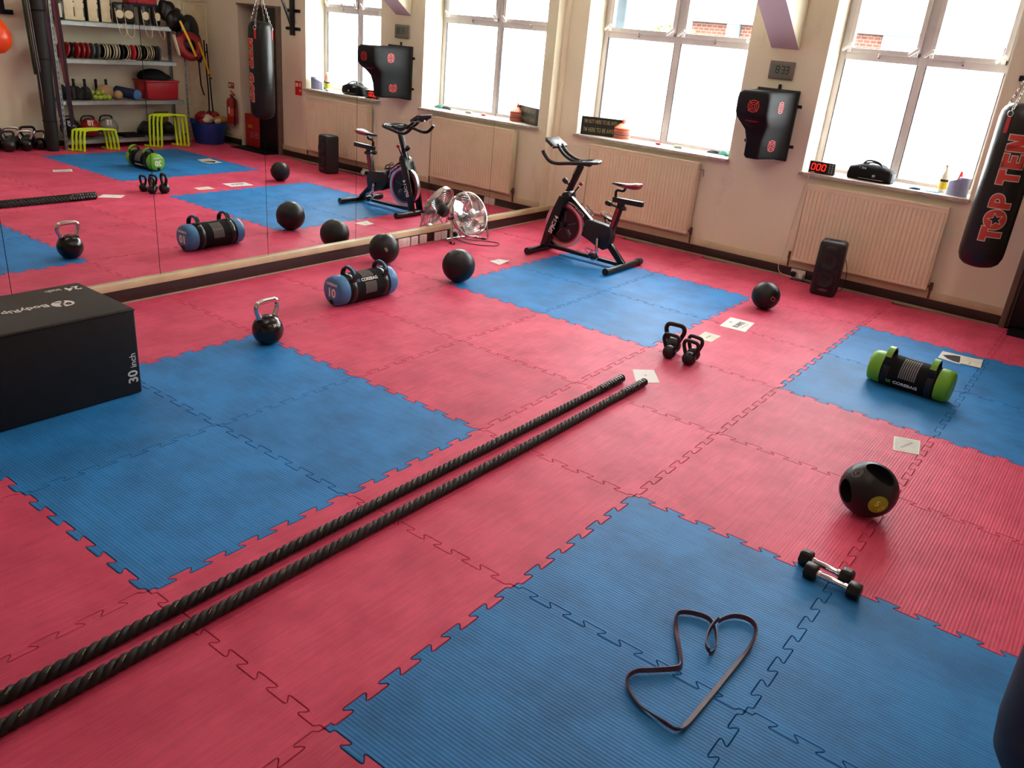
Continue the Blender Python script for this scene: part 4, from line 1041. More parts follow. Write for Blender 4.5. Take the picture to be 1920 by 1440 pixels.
card('cream slip lying over the white picture page beyond the green core bag', [(2.849, 4.657), (2.995, 4.678), (2.978, 4.876), (2.819, 4.865)], faint(.1, (-.03, 0), 6, None, V((0, 1, 0))), MT['cream_paper'] if 'cream_paper' in MT else bpy.data.materials['cream_paper'], .012, z=.003)
card('white laminated card on the pink mats behind the twin-grip ball', [(2.853, 2.596), (2.987, 2.651), (2.949, 2.867), (2.807, 2.809)], faint(.13, (0, 0), 8, None, V((.3, 1, 0)).normalized()), border=True)

# ------------------------------------------------------------------ loudspeaker
t = thing('loudspeaker', 'black portable loudspeaker leaning in front of the right radiator', 'loudspeaker', (1.425, 5.735, 0), (0, 0, math.radians(9)))
b = MB(); b.rprism([(-.118, .0), (.118, .0), (.122, .26), (.118, .525), (-.118, .525), (-.122, .26)], -.09, .12, .035, Matrix(((1, 0, 0, 0), (0, 0, 1, 0), (0, 1, 0, 0), (0, 0, 0, 1))), 4); b.build('cabinet', mat('speaker_shell', '1b1d1f', .5), t, smooth=50)
b = MB(); b.rprism([(-.088, .05), (-.06, .035), (.06, .035), (.088, .05), (.092, .26), (.088, .475), (.06, .49), (-.06, .49), (-.088, .475), (-.092, .26)], -.002, .006, .003, Matrix(((1, 0, 0, 0), (0, 0, -1, -.089), (0, 1, 0, 0), (0, 0, 0, 1))), 2); b.build('front_panel', mat('speaker_face', '0c0d10', .35), t)
for z in (.345, .17):
    b = MB(); M = Matrix.Translation((0, -.097, z)) @ Matrix.Rotation(PI/2, 4, 'X'); b.lathe([(0, .0), (.022, .004), (.028, -.002), (.068, .010), (.078, .012), (.082, .006), (.082, 0)], 36, M); b.build('woofer', mat('woofer_cone', '15161a', .55) if z > .3 else bpy.data.materials['woofer_cone'], t)
for z, m in ((.468, mat('dark_maroon', '3a2e32', .4)), (.062, mat('purple_trim', '5a3a46', .4))):
    b = MB(); b.ball((0, -.098, z), (.048, .004, .016), 20); b.build('trim_badge', m, t)
b = MB(); b.rbox((0, .02, .527), (.10, .03, .008), .003, 2); b.build('carry_handle', BLKP, t)
b = MB(); b.tube(smooth_path([(1.545, 5.80, .36), (1.56, 5.88, .24), (1.555, 5.93, .12), (1.53, 5.95, .02), (1.45, 6.0, .008), (1.3, 6.03, .006), (1.1, 6.04, .006), (1.02, 6.07, .012)], 6), .0032, 8); tag(b.build('speaker_lead', BLKP), 'black lead from the loudspeaker to the wall socket', 'cable')

# ------------------------------------------------------------------ floor fan
FC = V((-1.915, 4.345, .285)); FN = V((.905, -.12, .41)).normalized(); FX = V((0, 0, 1)).cross(FN).normalized(); FY = FN.cross(FX)
t = thing('floor_fan', 'chrome drum floor fan on a tubular stand against the mirror', 'fan', (FC.x, FC.y, 0))
LM = Matrix.Translation((0, 0, FC.z)) @ Matrix((FX, FY, FN)).transposed().to_4x4()
def grille(z0, zc, rc, name):
    b = MB(); R = .232
    for i in range(8): 
        r = rc+(R-rc)*(i+.5)/8; f = (r-rc)/(R-rc); b.torus((0, 0, zc+(z0-zc)*f**2.2), r, .0011, None, 48, 4)
    n = 72
    for k in range(n):
        a = 2*PI*k/n; pts = [((rc+(R-rc)*f)*math.cos(a+.25*f), (rc+(R-rc)*f)*math.sin(a+.25*f), zc+(z0-zc)*f**2.2) for f in (0, .25, .5, .75, .92, 1)]
        b.tube(pts, .0012, 4, caps=False)
    b.v = [tuple(LM @ V(v)) for v in b.v]; b.build(name, CHR, t)
grille(.02, .062, .042, 'front_grille'); grille(-.02, -.062, .05, 'rear_grille')
b = MB(); b.lathe([(.226, -.022), (.238, -.022), (.240, 0), (.238, .022), (.226, .022), (.226, -.022)], 60, LM); b.build('rim', CHR, t)
b = MB(); b.lathe([(.044, .058), (.046, .066), (.036, .072), (0, .073)], 32, LM); b.build('hub_badge', mat('brushed_steel', 'c9c9c9', .3, 1.), t)
for k in range(3):
    b = MB(); vs = []; a0 = k*2*PI/3+.5
    for i in range(9):
        r = .035+.17*i/8
        for j in range(7):
            f = j/6; w = .55+.45*math.sin(PI*min(1, i/8*1.1)); a = a0+(f-.5)*1.55*w; vs.append(LM @ V((r*math.cos(a), r*math.sin(a), -.022+.05*f-.01*math.sin(f*PI))))
    fs = [(i*7+j, i*7+j+1, (i+1)*7+j+1, (i+1)*7+j) for i in range(8) for j in range(6)]; k2 = len(vs)
    off = LM.to_3x3() @ V((0, 0, -.0025)); vs += [v+off for v in vs]; fs += [tuple(q+k2 for q in f[::-1]) for f in fs]
    b.add(vs, fs); b.build('blade', mat('polished_blade', 'cfd0d2', .18, 1.) if k == 0 else bpy.data.materials['polished_blade'], t, recalc=False)
b = MB(); b.lathe([(0, -.02), (.045, -.02), (.05, -.03), (.062, -.055), (.062, -.115), (.05, -.13), (0, -.13)], 24, LM); b.build('motor', BLKP, t)
b = MB(); b.cyl(LM @ V((0, 0, .0)), LM @ V((0, 0, .05)), .03, 20); b.build('spinner', CHR, t)
hx = FX*.246
b = MB(); pv = V((0, 0, FC.z))
L0 = V((0, 0, FC.z-.03))+hx; R0 = V((0, 0, FC.z-.03))-hx
fwd = V((.92, -.12, 0)).normalized(); rt = V((FX.x, FX.y, 0)).normalized()
g = lambda s_, f, z: rt*s_+fwd*f+V((0, 0, z))
b.tube(smooth_path([g(.246, .0, FC.z-.02), g(.25, .03, .12), g(.25, .05, .03), g(.235, .03, .011), g(.20, -.03, .011), g(.19, -.10, .011), g(.17, -.135, .011), g(0, -.14, .011), g(-.17, -.135, .011), g(-.19, -.10, .011), g(-.20, -.03, .011), g(-.235, .03, .011), g(-.25, .05, .03), g(-.25, .03, .12), g(-.246, .0, FC.z-.02)], 6), .0105, 12); b.build('stand', CHR, t)
for s_ in (-1, 1):
    b = MB(); b.cyl(g(s_*.232, 0, FC.z-.02), g(s_*.275, 0, FC.z-.02), .017, 14); b.build('pivot_knob', BLKP, t)
    b = MB(); b.rbox(tuple(g(s_*.222, .015, .0105)), (.05, .03, .021), .006, 2); b.build('rubber_foot', BLKP, t)
b = MB(); b.tube(smooth_path([(-1.99, 4.30, .17), (-2.04, 4.33, .10), (-2.0, 4.36, .02), (-1.9, 4.42, .007), (-1.78, 4.52, .006), (-1.66, 4.55, .006), (-1.60, 4.47, .006), (-1.66, 4.36, .006), (-1.80, 4.28, .006), (-1.95, 4.28, .006), (-2.05, 4.31, .012), (-2.065, 4.335, .03)], 8), .0042, 8); tag(b.build('fan_lead', BLKP), 'black fan lead looped on the pink mats', 'cable')

# ------------------------------------------------------------------ exercise bike (faces the mirrors, -x)
YB = 4.79
t = thing('exercise_bike', 'black spin exercise bike with red trimmed flywheel in front of the window wall', 'exercise bike', (0, YB, 0))
RT = mat('bike_red', 'a01c26', .4)
for x, nm in ((-1.205, 'front_stabiliser'), (-.268, 'rear_stabiliser')):
    b = MB(); b.cyl((x, -.30, .036), (x, .30, .036), .031, 18); s_ = b.build(nm, BLKM, t)
    for sy in (-.315, .315):
        b = MB(); b.cyl((x, sy-.03, .036), (x, sy+.03, .036), .036, 18); b.build('end_cap', BLKP, s_)
b = MB(); b.beam((-1.19, 0, .055), (-.30, 0, .045), .045, .035, r=.004); b.build('floor_rail', BLKM, t)
b = MB()
for sy in (-.066, .066):
    k = MB(); k.rprism([(-1.235, .045), (-1.15, .045), (-1.085, .26), (-1.03, .42), (-.985, .60), (-1.06, .60), (-1.12, .46), (-1.18, .28)], -.014, .014, .006, Matrix(((1, 0, 0, 0), (0, 0, -1, sy), (0, 1, 0, 0), (0, 0, 0, 1))), 2); b.add(k.v, k.f)
b.rprism([(-1.10, .50), (-1.04, .47), (-.985, .535), (-.945, .60), (-.965, .66), (-1.03, .64)], -.07, .07, .015, Matrix(((1, 0, 0, 0), (0, 0, -1, 0), (0, 1, 0, 0), (0, 0, 0, 1))), 2)
b.build('fork', BLKM, t)
b = MB(); M = frame((-1.09, -.0815, .30), (.36, 0, .93), (-.93, 0, .36)); b.text('SPJC14', .062, M, .02, .001, 1.1); b.build('fork_lettering', WHT, t, smooth=0)
FWC = V((-1.0, 0, .305)); RY = Matrix.Rotation(PI/2, 4, 'X')
b = MB(); b.lathe([(.192, -.022), (.226, -.024), (.228, -.02), (.228, .02), (.226, .024), (.192, .022), (.192, -.022)], 64, Matrix.Translation(FWC) @ RY); fw = b.build('flywheel_rim', mat('brushed_rim', 'd4d4d4', .32, 1.), t)
b = MB(); b.lathe([(.176, -.020), (.192, -.0225), (.192, .0225), (.176, .020), (.176, -.020)], 64, Matrix.Translation(FWC) @ RY); b.build('red_ring', RT, fw)
b = MB(); b.lathe([(0, -.014), (.172, -.014), (.178, -.02), (.178, .02), (.172, .014), (0, .014)], 64, Matrix.Translation(FWC) @ RY); b.build('disc', BLKM, fw)
b = MB()
for k in range(5):
    a = k*2*PI/5+.3
    for sy in (-.0155, .0155): b.box(tuple(FWC+V((.09*math.cos(a), sy, .09*math.sin(a)))), (.10, .001, .0035), rot=(0, -a, 0))
b.text('SPINER', .022, frame(tuple(FWC+V((.085, -.0165, -.055))), (.6, 0, -.8), (.8, 0, .6)), .01, .001) if False else b.box(tuple(FWC+V((.07, -.0158, -.06))), (.06, .001, .016), rot=(0, .9, 0)); b.build('spoke_print', GREYP, fw, smooth=0)
b = MB(); b.cyl(tuple(FWC+V((0, -.075, 0))), tuple(FWC+V((0, .075, 0))), .022, 18); b.build('axle', BLKP, fw)
# chrome guard over the rear top of the flywheel
b = MB(); vs = []
for i in range(15):
    a = .25+1.35*i/14
    for r, y in ((.240, -.032), (.250, -.032), (.250, .032), (.240, .032)): vs.append(FWC+V((r*math.cos(a), y, r*math.sin(a))))
b.add(vs, [(4*i+k, 4*i+(k+1) % 4, 4*i+4+(k+1) % 4, 4*i+4+k) for i in range(14) for k in range(4)]+[(0, 1, 2, 3), (56, 57, 58, 59)]); b.build('guard', CHR, t)
b = MB(); b.beam((-1.0, 0, .60), (-.66, 0, .36), .05, .06, r=.006); b.build('down_tube', BLKM, t)
b = MB(); b.beam((-.955, 0, .605), (-.64, 0, .385), .03, .004); b.build('trim_strip', CHR, t); 
b = MB(); b.text('SPORTS', .034, frame((-.83, -.0265, .475), (.82, 0, -.57), (.57, 0, .82)), .015, .001, 1.15); b.build('frame_lettering', WHT, t, smooth=0)
b = MB(); b.rprism([(-.74, .40), (-.70, .425), (-.52, .41), (-.435, .395), (-.415, .30), (-.43, .20), (-.50, .155), (-.60, .19), (-.70, .235), (-.75, .30)], -.05, .05, .014, Matrix(((1, 0, 0, 0), (0, 0, -1, -.012), (0, 1, 0, 0), (0, 0, 0, 1))), 2); b.build('chain_case', BLKP, t, smooth=50)
b = MB(); b.beam((-1.0, .06, .305), (-.70, .05, .31), .02, .035); b.build('chain_stay', BLKM, t); b = MB(); b.beam((-.80, 0, .275), (-.62, 0, .21), .04, .04); b.build('chain_stay', BLKM, t)
b = MB(); b.beam((-.465, 0, .30), (-.385, 0, .64), .048, .06, r=.006); p_ = b.build('seat_post', BLKM, t)
b = MB(); b.beam((-.455, -.0247, .36), (-.40, -.0247, .60), .0015, .035, up=(0, 1, 0)) if False else b.box((-.425, -.0248, .48), (.030, .0015, .22), rot=(0, .23, 0)); b.build('red_stripe', RT, p_, smooth=0)
b = MB(); b.beam((-.50, 0, .26), (-.275, 0, .05), .05, .06, r=.006); b.build('rear_leg', BLKM, t)
b = MB(); b.rbox((-.315, 0, .665), (.325, .05, .05), .005, 2, rot=(0, -.02, 0)); b.build('seat_slide', BLKM, t)
b = MB(); b.tube(smooth_path([(-.455, 0, .67), (-.46, 0, .735), (-.44, 0, .755), (-.39, 0, .757), (-.37, 0, .77), (-.365, 0, .80)], 5), .0135, 12); b.build('seat_neck', BLKM, t)
b = MB(); S = [(-.51, .018, .008, .812), (-.49, .026, .016, .816), (-.44, .032, .022, .818), (-.38, .045, .028, .819), (-.32, .072, .034, .824), (-.26, .088, .042, .832), (-.225, .080, .040, .838), (-.208, .05, .026, .836)]; n = 16; vs = []
for x, w, h, z in S: vs += [(x, w*math.cos(2*PI*k/n), z+(h*.45 if math.sin(2*PI*k/n) > 0 else h)*math.sin(2*PI*k/n)) for k in range(n)]
b.add(vs, [(i*n+k, i*n+(k+1) % n, (i+1)*n+(k+1) % n, (i+1)*n+k) for i in range(len(S)-1) for k in range(n)]+[tuple(range(n))[::-1], tuple((len(S)-1)*n+k for k in range(n))]); o = b.build('saddle', [BLKV, RT], t, smooth=60)
for p in o.data.polygons:
    c = p.center
    if c.x > -.375 and (abs(c.y) > .046 and c.z < .842 or c.x > -.225): p.material_index = 1
b = MB(); 
for sy in (-.03, .03): b.tube(smooth_path([(-.47, sy*.4, .803), (-.40, sy, .795), (-.30, sy, .797), (-.25, sy*1.6, .806)], 4), .004, 8)
b.build('saddle_rails', CHR, t)
b = MB(); b.beam((-1.02, 0, .60), (-.885, 0, .925), .045, .055, r=.006); b.build('handlebar_post', BLKM, t)
b = MB(); b.rbox((-.86, 0, .942), (.16, .06, .04), .01, 2); b.build('clamp', BLKM, t)
b = MB()
for sy in (-1, 1): b.tube(smooth_path([(-.72, sy*.0, .968), (-.74, sy*.10, .968), (-.80, sy*.17, .962), (-.93, sy*.185, .945), (-1.06, sy*.185, .925), (-1.15, sy*.18, .935), (-1.22, sy*.175, .985), (-1.245, sy*.175, 1.02)], 6), .0175, 14)
b.tube(smooth_path([(-.80, -.14, .965), (-.80, 0, .955), (-.80, .14, .965)], 4), .0175, 12); b.build('handlebar', BLK, t)
b = MB()
for sy in (-.05, .05): b.tube(smooth_path([(-.82, sy, .96), (-.95, sy, .955), (-1.06, sy*.9, .99), (-1.13, sy*.8, 1.04), (-1.17, sy*.8, 1.085)], 6), .0155, 12)
b.build('tri_bar', BLK, t)
b = MB(); M = frame((-1.215, 0, 1.105), (0, -1, 0), (-.86, 0, .5)); k = MB(); k.rbox((0, 0, 0), (.24, .13, .012), .004, 2); k.rbox((0, -.066, .012), (.24, .012, .03), .004, 2); k.rbox((-.112, .0, .012), (.016, .1, .026), .004, 2); k.rbox((.112, .0, .012), (.016, .1, .026), .004, 2); b.add(k.v, k.f, M); b.build('tablet_holder', mat('holder_plastic', '2a2d33', .35), t)
def knob(a, c, r, m=BLKP, nm='knob'):
    k = MB(); d = V(c)-V(a); k.cyl(a, V(a)+d*.5, r*.45, 10); k.tube([V(a)+d*.45, V(a)+d*.6, V(a)+d*.9, V(c)], [r*.8, r, r, r*.6], 14); return k.build(nm, m, t)
knob((-.985, -.0, .70), (-1.065, -.03, .765), .026); knob((-.42, -.02, .60), (-.545, -.03, .625), .024); knob((-.36, 0, .64), (-.345, 0, .575), .026)
b = MB(); b.tube([(-.955, 0, .615), (-.885, 0, .72)], .008, 8); b.ball((-.87, 0, .742), .021, 16); o = b.build('brake_knob', [BLKM, mat('red_knob', 'b01c24', .3)], t)
for p in o.data.polygons:
    if p.center.z > .722: p.material_index = 1
b = MB(); b.tube(smooth_path([(-.90, -.02, .94), (-.945, -.03, .86), (-.96, -.03, .74), (-.95, -.02, .66)], 5), .003, 6); b.build('brake_cable', BLKP, t)
for sx in (-.76, -.715):
    b = MB(); b.torus((sx, 0, .50+(-.735-sx)*.7), .034, .004, Matrix.Rotation(.9, 4, 'Y'), 20, 6); b.build('bottle_cage', BLKM, t)
CR = V((-.56, 0, .27))
for sy, a in ((-1, -1.45), (1, 1.69)):
    e = CR+V((.165*math.cos(a), sy*.085, .165*math.sin(a))); b = MB(); b.beam(CR+V((0, sy*.075, 0)), e, .018, .03, r=.004); cr = b.build('crank', CHR, t)
    b = MB(); b.rbox(tuple(e+V((0, sy*.055, 0))), (.085, .075, .024), .006, 2, rot=(0, .25, 0)); b.build('pedal', BLKP, cr)
    b = MB(); b.tube(smooth_path([e+V((-.045, sy*.055, .0)), e+V((-.10, sy*.055, .03)), e+V((-.09, sy*.055, .055)), e+V((-.02, sy*.055, .05))], 4), .005, 6); b.torus(tuple(e+V((.0, sy*.055, .0))), .05, .005, Matrix.Rotation(PI/2, 4, 'X'), 18, 6); b.build('toe_cage', CHR, cr)
b = MB(); b.cyl((-.56, -.08, .27), (-.56, .08, .27), .02, 14); b.build('bottom_bracket', BLKM, t)

# ------------------------------------------------------------------ dark bag hanging close to the camera at the right edge
t = thing('hanging_bag', 'dark navy hanging bag cut off by the right edge, nearest the camera', 'punch bag', (3.815, -.40, .58))
b = MB(); b.lathe([(0, 0), (.08, .006), (.14, .03), (.172, .085), (.182, .16), (.185, .3), (.185, 1.15), (.17, 1.2), (0, 1.22)], 44); b.build('body', mat('navy_vinyl', '10141f', .5, bump=.1), t)
for k in range(4):
    a = k*PI/2+.4; o_ = V((math.cos(a), math.sin(a), 0)); b = MB(); chain(b, o_*.15+V((0, 0, 1.21)), V((0, 0, 1.6)), .016, .004); b.build('chain', CHAIN, t)
b = MB(); chain(b, (0, 0, 1.6), (0, 0, CZ-.58), .02, .005); b.build('ceiling_chain', CHAIN, t)
# ================================================================== the far side of the room, seen in the mirrors
# storage rack against the right wall
RX0, RX1, RY0, RY1 = 4.33, 4.735, 3.49, 5.42
t = thing('storage_rack', 'grey steel four-shelf storage rack of training kit, seen in the mirror', 'rack', (0, 0, 0))
RS = mat('rack_post_grey', '8c8e88', .45, .4, var=.3, vs=20)
shelf_z = [.135, .665, 1.215, 1.70]
for i, z in enumerate(shelf_z):
    y1 = RY1-.03 if i < 2 else RY1-.12 if i == 2 else 5.25
    b = MB(); b.box(((RX0+RX1)/2, (RY0+.04+y1)/2, z-.004), (RX1-RX0, y1-RY0-.04, .008)); b.rbox((RX0+.006, (RY0+.04+y1)/2, z-.03), (.012, y1-RY0-.04, .062), .003, 1); b.rbox((RX1-.006, (RY0+.04+y1)/2, z-.03), (.012, y1-RY0-.04, .062), .003, 1)
    if i < 2:
        pass
    b.build('shelf', STEEL, t, smooth=0)
for x in (RX0-.006, RX1+.0):
    for y, h in ((RY0, 2.0), (RY1, 1.95)):
        b = MB(); b.box((x, y+.018, h/2), (.004, .036, h)); b.box((x+(.018 if x < 4.5 else -.018), y if y < 4 else y+.036, h/2), (.036, .004, h)); po = b.build('post', RS, t, smooth=0)
        if x < 4.5:
            b = MB()
            for k in range(int(h/.07)): b.rbox((x-.0025, y+.018, .05+k*.07), (.0015, .009, .032), .0005, 1)
            b.build('slot', BLKP, po, smooth=0)
def simple(nm, mb, m, label, cat, group=None, loc=None, smooth=40):
    o = mb.build(nm, m, smooth=smooth)
    if loc: o.location = loc
    return tag(o, label, cat, group)
# top shelf: kick shields
SH = 1.7005
t = thing('kick_pad', 'small black kick pad with two cream bars, leftmost on the top shelf in the mirror', 'kick pad', (4.44, 3.635, SH), group='kick shields on the top shelf')
b = MB(); b.rbox((0, 0, .125), (.09, .19, .25), .02, 3); b.build('body', BLKV, t)
for dy in (-.045, .03): b = MB(); b.rbox((-.047, dy, .115), (.006, .042, .17), .002, 1); b.build('bar', CREAM, t)
k0 = None
for i, (y, w) in enumerate(((3.80, .145), (3.935, .15), (4.13, .15), (4.315, .135))):
    lb = ['cream-faced kick shield second from the left on the top shelf in the mirror', 'cream-faced kick shield third from the left on the top shelf in the mirror', 'cream-faced kick shield fourth from the left on the top shelf in the mirror', 'rightmost cream-faced kick shield on the top shelf in the mirror'][i]
    if i == 0:
        k0 = thing('kick_shield', lb, 'kick shield', (4.45, y, SH), group='kick shields on the top shelf')
        b = MB(); b.rbox((.03, 0, .20), (.12, .185, .40), .02, 3); b.build('body', BLKV, k0)
        b = MB(); b.rbox((-.033, 0, .2), (.012, .14, .39), .005, 2); b.build('face', CREAM, k0)
        b = MB(); b.rbox((-.0395, .065, .11), (.002, .016, .12), .0008, 1); b.ball((-.0395, .065, .235), (.002, .009, .011), 10); b.build('slot_mark', BLKV, k0)
    else: dup(k0, (4.45, y, SH), None, lb)
# strike pads with cream discs
f0 = None
for i, (y, x) in enumerate(((4.475, 4.385), (4.635, 4.40), (4.86, 4.38), (5.045, 4.39))):
    lb = 'black focus pad with cream disc, %s from the left on the mirrored top shelf' % ordn[i]
    if i == 0:
        f0 = thing('focus_pad', lb, 'focus pad', (x, y, SH), group='focus pads on the top shelf')
        b = MB(); b.rbox((0, 0, .14), (.08, .215 if False else .15, .28), .035, 4); b.build('body', BLKV, f0)
        b = MB(); b.ball((-.042, 0, .125), (.008, .062, .056), 20); b.build('disc', CREAM, f0)
        b = MB(); b.tube(smooth_path([(-.05, -.07, .2), (-.07, -.06, .02), (-.11, -.05, -.12), (-.115, -.0, -.17), (-.11, .04, -.12), (-.07, .05, .0)], 6), .0045, 8); b.build('piped_strap', CREAM, f0)
    else: dup(f0, (x, y, SH), (0, 0, [0, .3, -.1, -.35][i]), lb)
b = MB(); b.rbox((4.46, 4.86, SH+.335), (.2, .46, .14), .05, 4); t_ = simple('kit_bag', b, mat('red_nylon', 'a41a20', .6), 'red and navy kit bag lying on the focus pads on the top shelf', 'bag')
b = MB(); b.rbox((4.46, 4.86, SH+.262), (.21, .47, .05), .02, 3); b.build('base_band', NAVY, t_)
b = MB(); b.rbox((4.48, 3.72, SH+.29), (.16, .24, .08), .035, 4, rot=(.1, 0, 0)); simple('belly_pad', b, REDL, 'dark red pad lying on the kick shields at left in the mirror', 'pad')
# second shelf: focus mitts on edge
MC2 = {'r': REDL, 'k': BLKV, 'g': mat('grey_leather', '4a504c', .5), 'c': BLKV, 'R': mat('bright_red_vinyl', 'b8242a', .4), 'n': NAVY}
mitt = {}; ordx = ordn+['twelfth', 'thirteenth', 'fourteenth', 'fifteenth', 'sixteenth', 'seventeenth', 'eighteenth', 'nineteenth', 'twentieth', 'twenty-first']
for i, (k, y) in enumerate(zip('rrkrrrggcccckcRckcckg', [3.62, 3.69, 3.75, 3.83, 3.91, 3.975, 4.05, 4.13, 4.22, 4.275, 4.35, 4.405, 4.48, 4.555, 4.655, 4.735, 4.79, 4.855, 4.93, 4.985, 5.06])):
    z = 1.2155; tl = -.30 if i < 3 else -.12 if i < 8 else -.08
    lb = '%s focus mitt, %s from the left on the mirrored second shelf' % ({'r': 'dark red', 'k': 'plain black', 'g': 'dark grey', 'c': 'black and cream', 'R': 'bright red', 'n': 'navy'}[k], ordx[i])
    if k not in mitt:
        m_ = thing('focus_mitt', lb, 'focus mitt', (4.43, y, z+.105), (tl, 0, 0), 'focus mitts on the second shelf')
        b = MB(); M = Matrix.Rotation(PI/2, 4, 'X'); b.lathe([(0, -.024), (.08, -.024), (.102, -.012), (.105, 0), (.102, .012), (.08, .022), (.03, .018), (0, .016)], 28, M); b.build('pad', MC2[k], m_)
        if k == 'c':
            for yy in (-.016, .016): b = MB(); b.torus((0, yy, 0), .099, .006, M, 32, 6); b.build('piping', CREAM, m_)
        b = MB(); b.rbox((.03, .03, .02), (.07, .03, .10), .012, 3); b.build('wrist_strap', BLKF, m_); mitt[k] = m_
    else: dup(mitt[k], (4.43, y, z+.105), (tl, 0, random.uniform(-.1, .1)), lb)
b = MB(); b.rbox((4.345, 4.56, 1.2185), (.1, .17, .004), .001, 1, rot=(0, 0, .2)); simple('paper_slip', b, PAPER, 'white paper slip on the front of the second shelf in the mirror', 'paper')
# third shelf
GL = mat('dark_glove', '1c1d1e', .6)
for i, (y, r) in enumerate(((3.60, .085), (3.70, .08), (3.80, .085), (3.91, .09))): crumple('sparring_glove', (4.45, y, .666), (.10, r*.8, .105), GL, 'dark sparring glove heaped on the third shelf, %s from the left' % ordn[i], 'glove', 20+i, .6)
p0 = None
for i, y in enumerate((3.845, 4.005, 4.17, 4.32)):
    lb = 'black upright peg at the back of the third shelf, %s from the left' % ordn[i]
    if p0 is None:
        b = MB(); b.lathe([(.07, 0), (.075, .01), (.05, .05), (.02, .08), (.018, .23), (.022, .25), (.016, .262), (0, .265)], 20); p0 = tag(b.build('push_up_handle', BLKP), lb, 'handle', 'black upright pegs'); p0.location = (4.62, y, .665)
    else: q = p0.copy(); COL.objects.link(q); q.location = (4.62, y, .665); q['label'] = lb
LM_ = mat('lime_vinyl', 'a4b83a', .5)
for i, (y, x, z) in enumerate(((4.04, 4.42, .035), (4.10, 4.40, .035), (4.17, 4.42, .035), (4.235, 4.41, .035), (4.00, 4.43, .10), (4.08, 4.42, .095), (4.15, 4.43, .098), (4.23, 4.44, .095))):
    if i == 0: b = MB(); b.ball((0, 0, 0), .036, 16); l0 = b.build('grip_trainer_ball', LM_); l0.location = (x, y, .665+z); o = l0
    else: o = l0.copy(); COL.objects.link(o); o.location = (x, y, .665+z)
    tag(o, 'lime green small ball, %s of the heap on the third shelf in the mirror' % ordn[i], 'ball', 'lime green small balls')
TAN = mat('tan_leather', 'b08e68', .6)
b = MB(); b.ball((4.50, 4.23, .665+.10), (.10, .12, .10), 20); simple('leather_ball', b, TAN, 'large tan leather ball behind the lime balls on the third shelf', 'ball')
b = MB(); b.ball((4.43, 4.385, .665+.065), .065, 20); simple('leather_ball', b, TAN, 'small tan leather ball right of the lime balls on the third shelf', 'ball')
t = thing('foam_roller', 'dark blue foam roller with pale blue end on the third shelf in the mirror', 'foam roller', (4.36, 4.60, .665+.075))
b = MB(); b.cyl((0, 0.03, 0), (.33, -.09, .02), .074, 24); b.build('body', mat('dark_blue_foam', '1c2c52', .8), t)
b = MB(); b.lathe([(0, 0), (.06, 0), (.066, -.004), (.066, -.02)], 24, frame((-.02, .037, 0), (0, 1, 0), (0, 0, 1)) @ Matrix.Rotation(PI, 4, 'X')); b.ball((-.005, .032, 0), (.014, .07, .07), 20); b.build('end', mat('pale_blue_foam', '4a7cb4', .7), t)
t = thing('storage_crate', 'red plastic storage crate on the third shelf in the mirror', 'crate', (4.53, 5.06, .6655))
RC = mat('crate_red', 'a81824', .4)
b = MB(); b.rbox((0, 0, .13), (.34, .50, .26), .02, 3, taper=1.06); b.build('body', RC, t); b = MB(); b.rbox((0, 0, .262), (.38, .55, .03), .008, 2); b.build('rim', RC, t)
crumple('folded_clothes', (4.53, 5.06, .945), (.17, .25, .12), BLKF, 'black folded clothing piled in the red crate', 'clothes', 31, .2)
# bottom shelf: slam balls
def slam(label, y, r, c, tx, x=4.52):
    t = thing('slam_ball', label, 'slam ball', (x, y, .1355), group='numbered slam balls on the bottom shelf')
    b = MB(); b.ball((0, 0, r), r, 28); b.build('body', c, t)
    b = MB(); b.text(tx, r*.62, Matrix.Translation((0, 0, r)) @ frame(V((-.80, -.30, .5)).normalized()*(r+.001), (.30, -.85, 0), (.4, .2, .8)), .03, .002); b.text('CORE', r*.24, Matrix.Translation((0, 0, r)) @ frame(V((-.62, -.22, .76)).normalized()*(r+.001), (.30, -.85, 0), (.5, .2, .6)), .03, .002); b.build('weight_number', WHT, t, smooth=0)
    b = MB(); b.tube(smooth_path([(.06, -.10, r*1.55), (.05, -.07, r*2.1), (.05, .07, r*2.1), (.06, .10, r*1.55)], 5), .012, 8); b.build('handle', BLKV, t)
slam('black slam ball with white number, leftmost on the bottom shelf', 3.68, .135, BLKV, '30'); slam('red slam ball with cream number on the bottom shelf', 3.965, .135, mat('slam_red', 'a01a22', .4), '10'); slam('grey slam ball with white number on the bottom shelf', 4.24, .135, mat('slam_grey', '8c8c84', .5), '15')
b = MB(); b.rbox((4.48, 4.54, .155), (.3, .30, .04), .012, 2); simple('folded_mat', b, BLKF, 'black folded mat lying in the middle of the bottom shelf', 'mat')
for i, (y, z, s) in enumerate(((4.80, .136, 1.), (4.98, .136, 1.1), (5.18, .136, .95))): crumple('boxing_glove', (4.50, y, z), (.13*s, .095*s, .12*s), GL, 'dark boxing glove on the bottom shelf, %s behind the tall hurdles' % ordn[i], 'glove', 40+i, .7)
b = MB(); b.rbox((4.62, 5.14, .26), (.03, .24, .42), .01, 2, rot=(0, -.12, 0)); simple('kickboard', b, mat('olive_foam', '6a6624', .7), 'olive foam board standing at the right end of the bottom shelf', 'board')
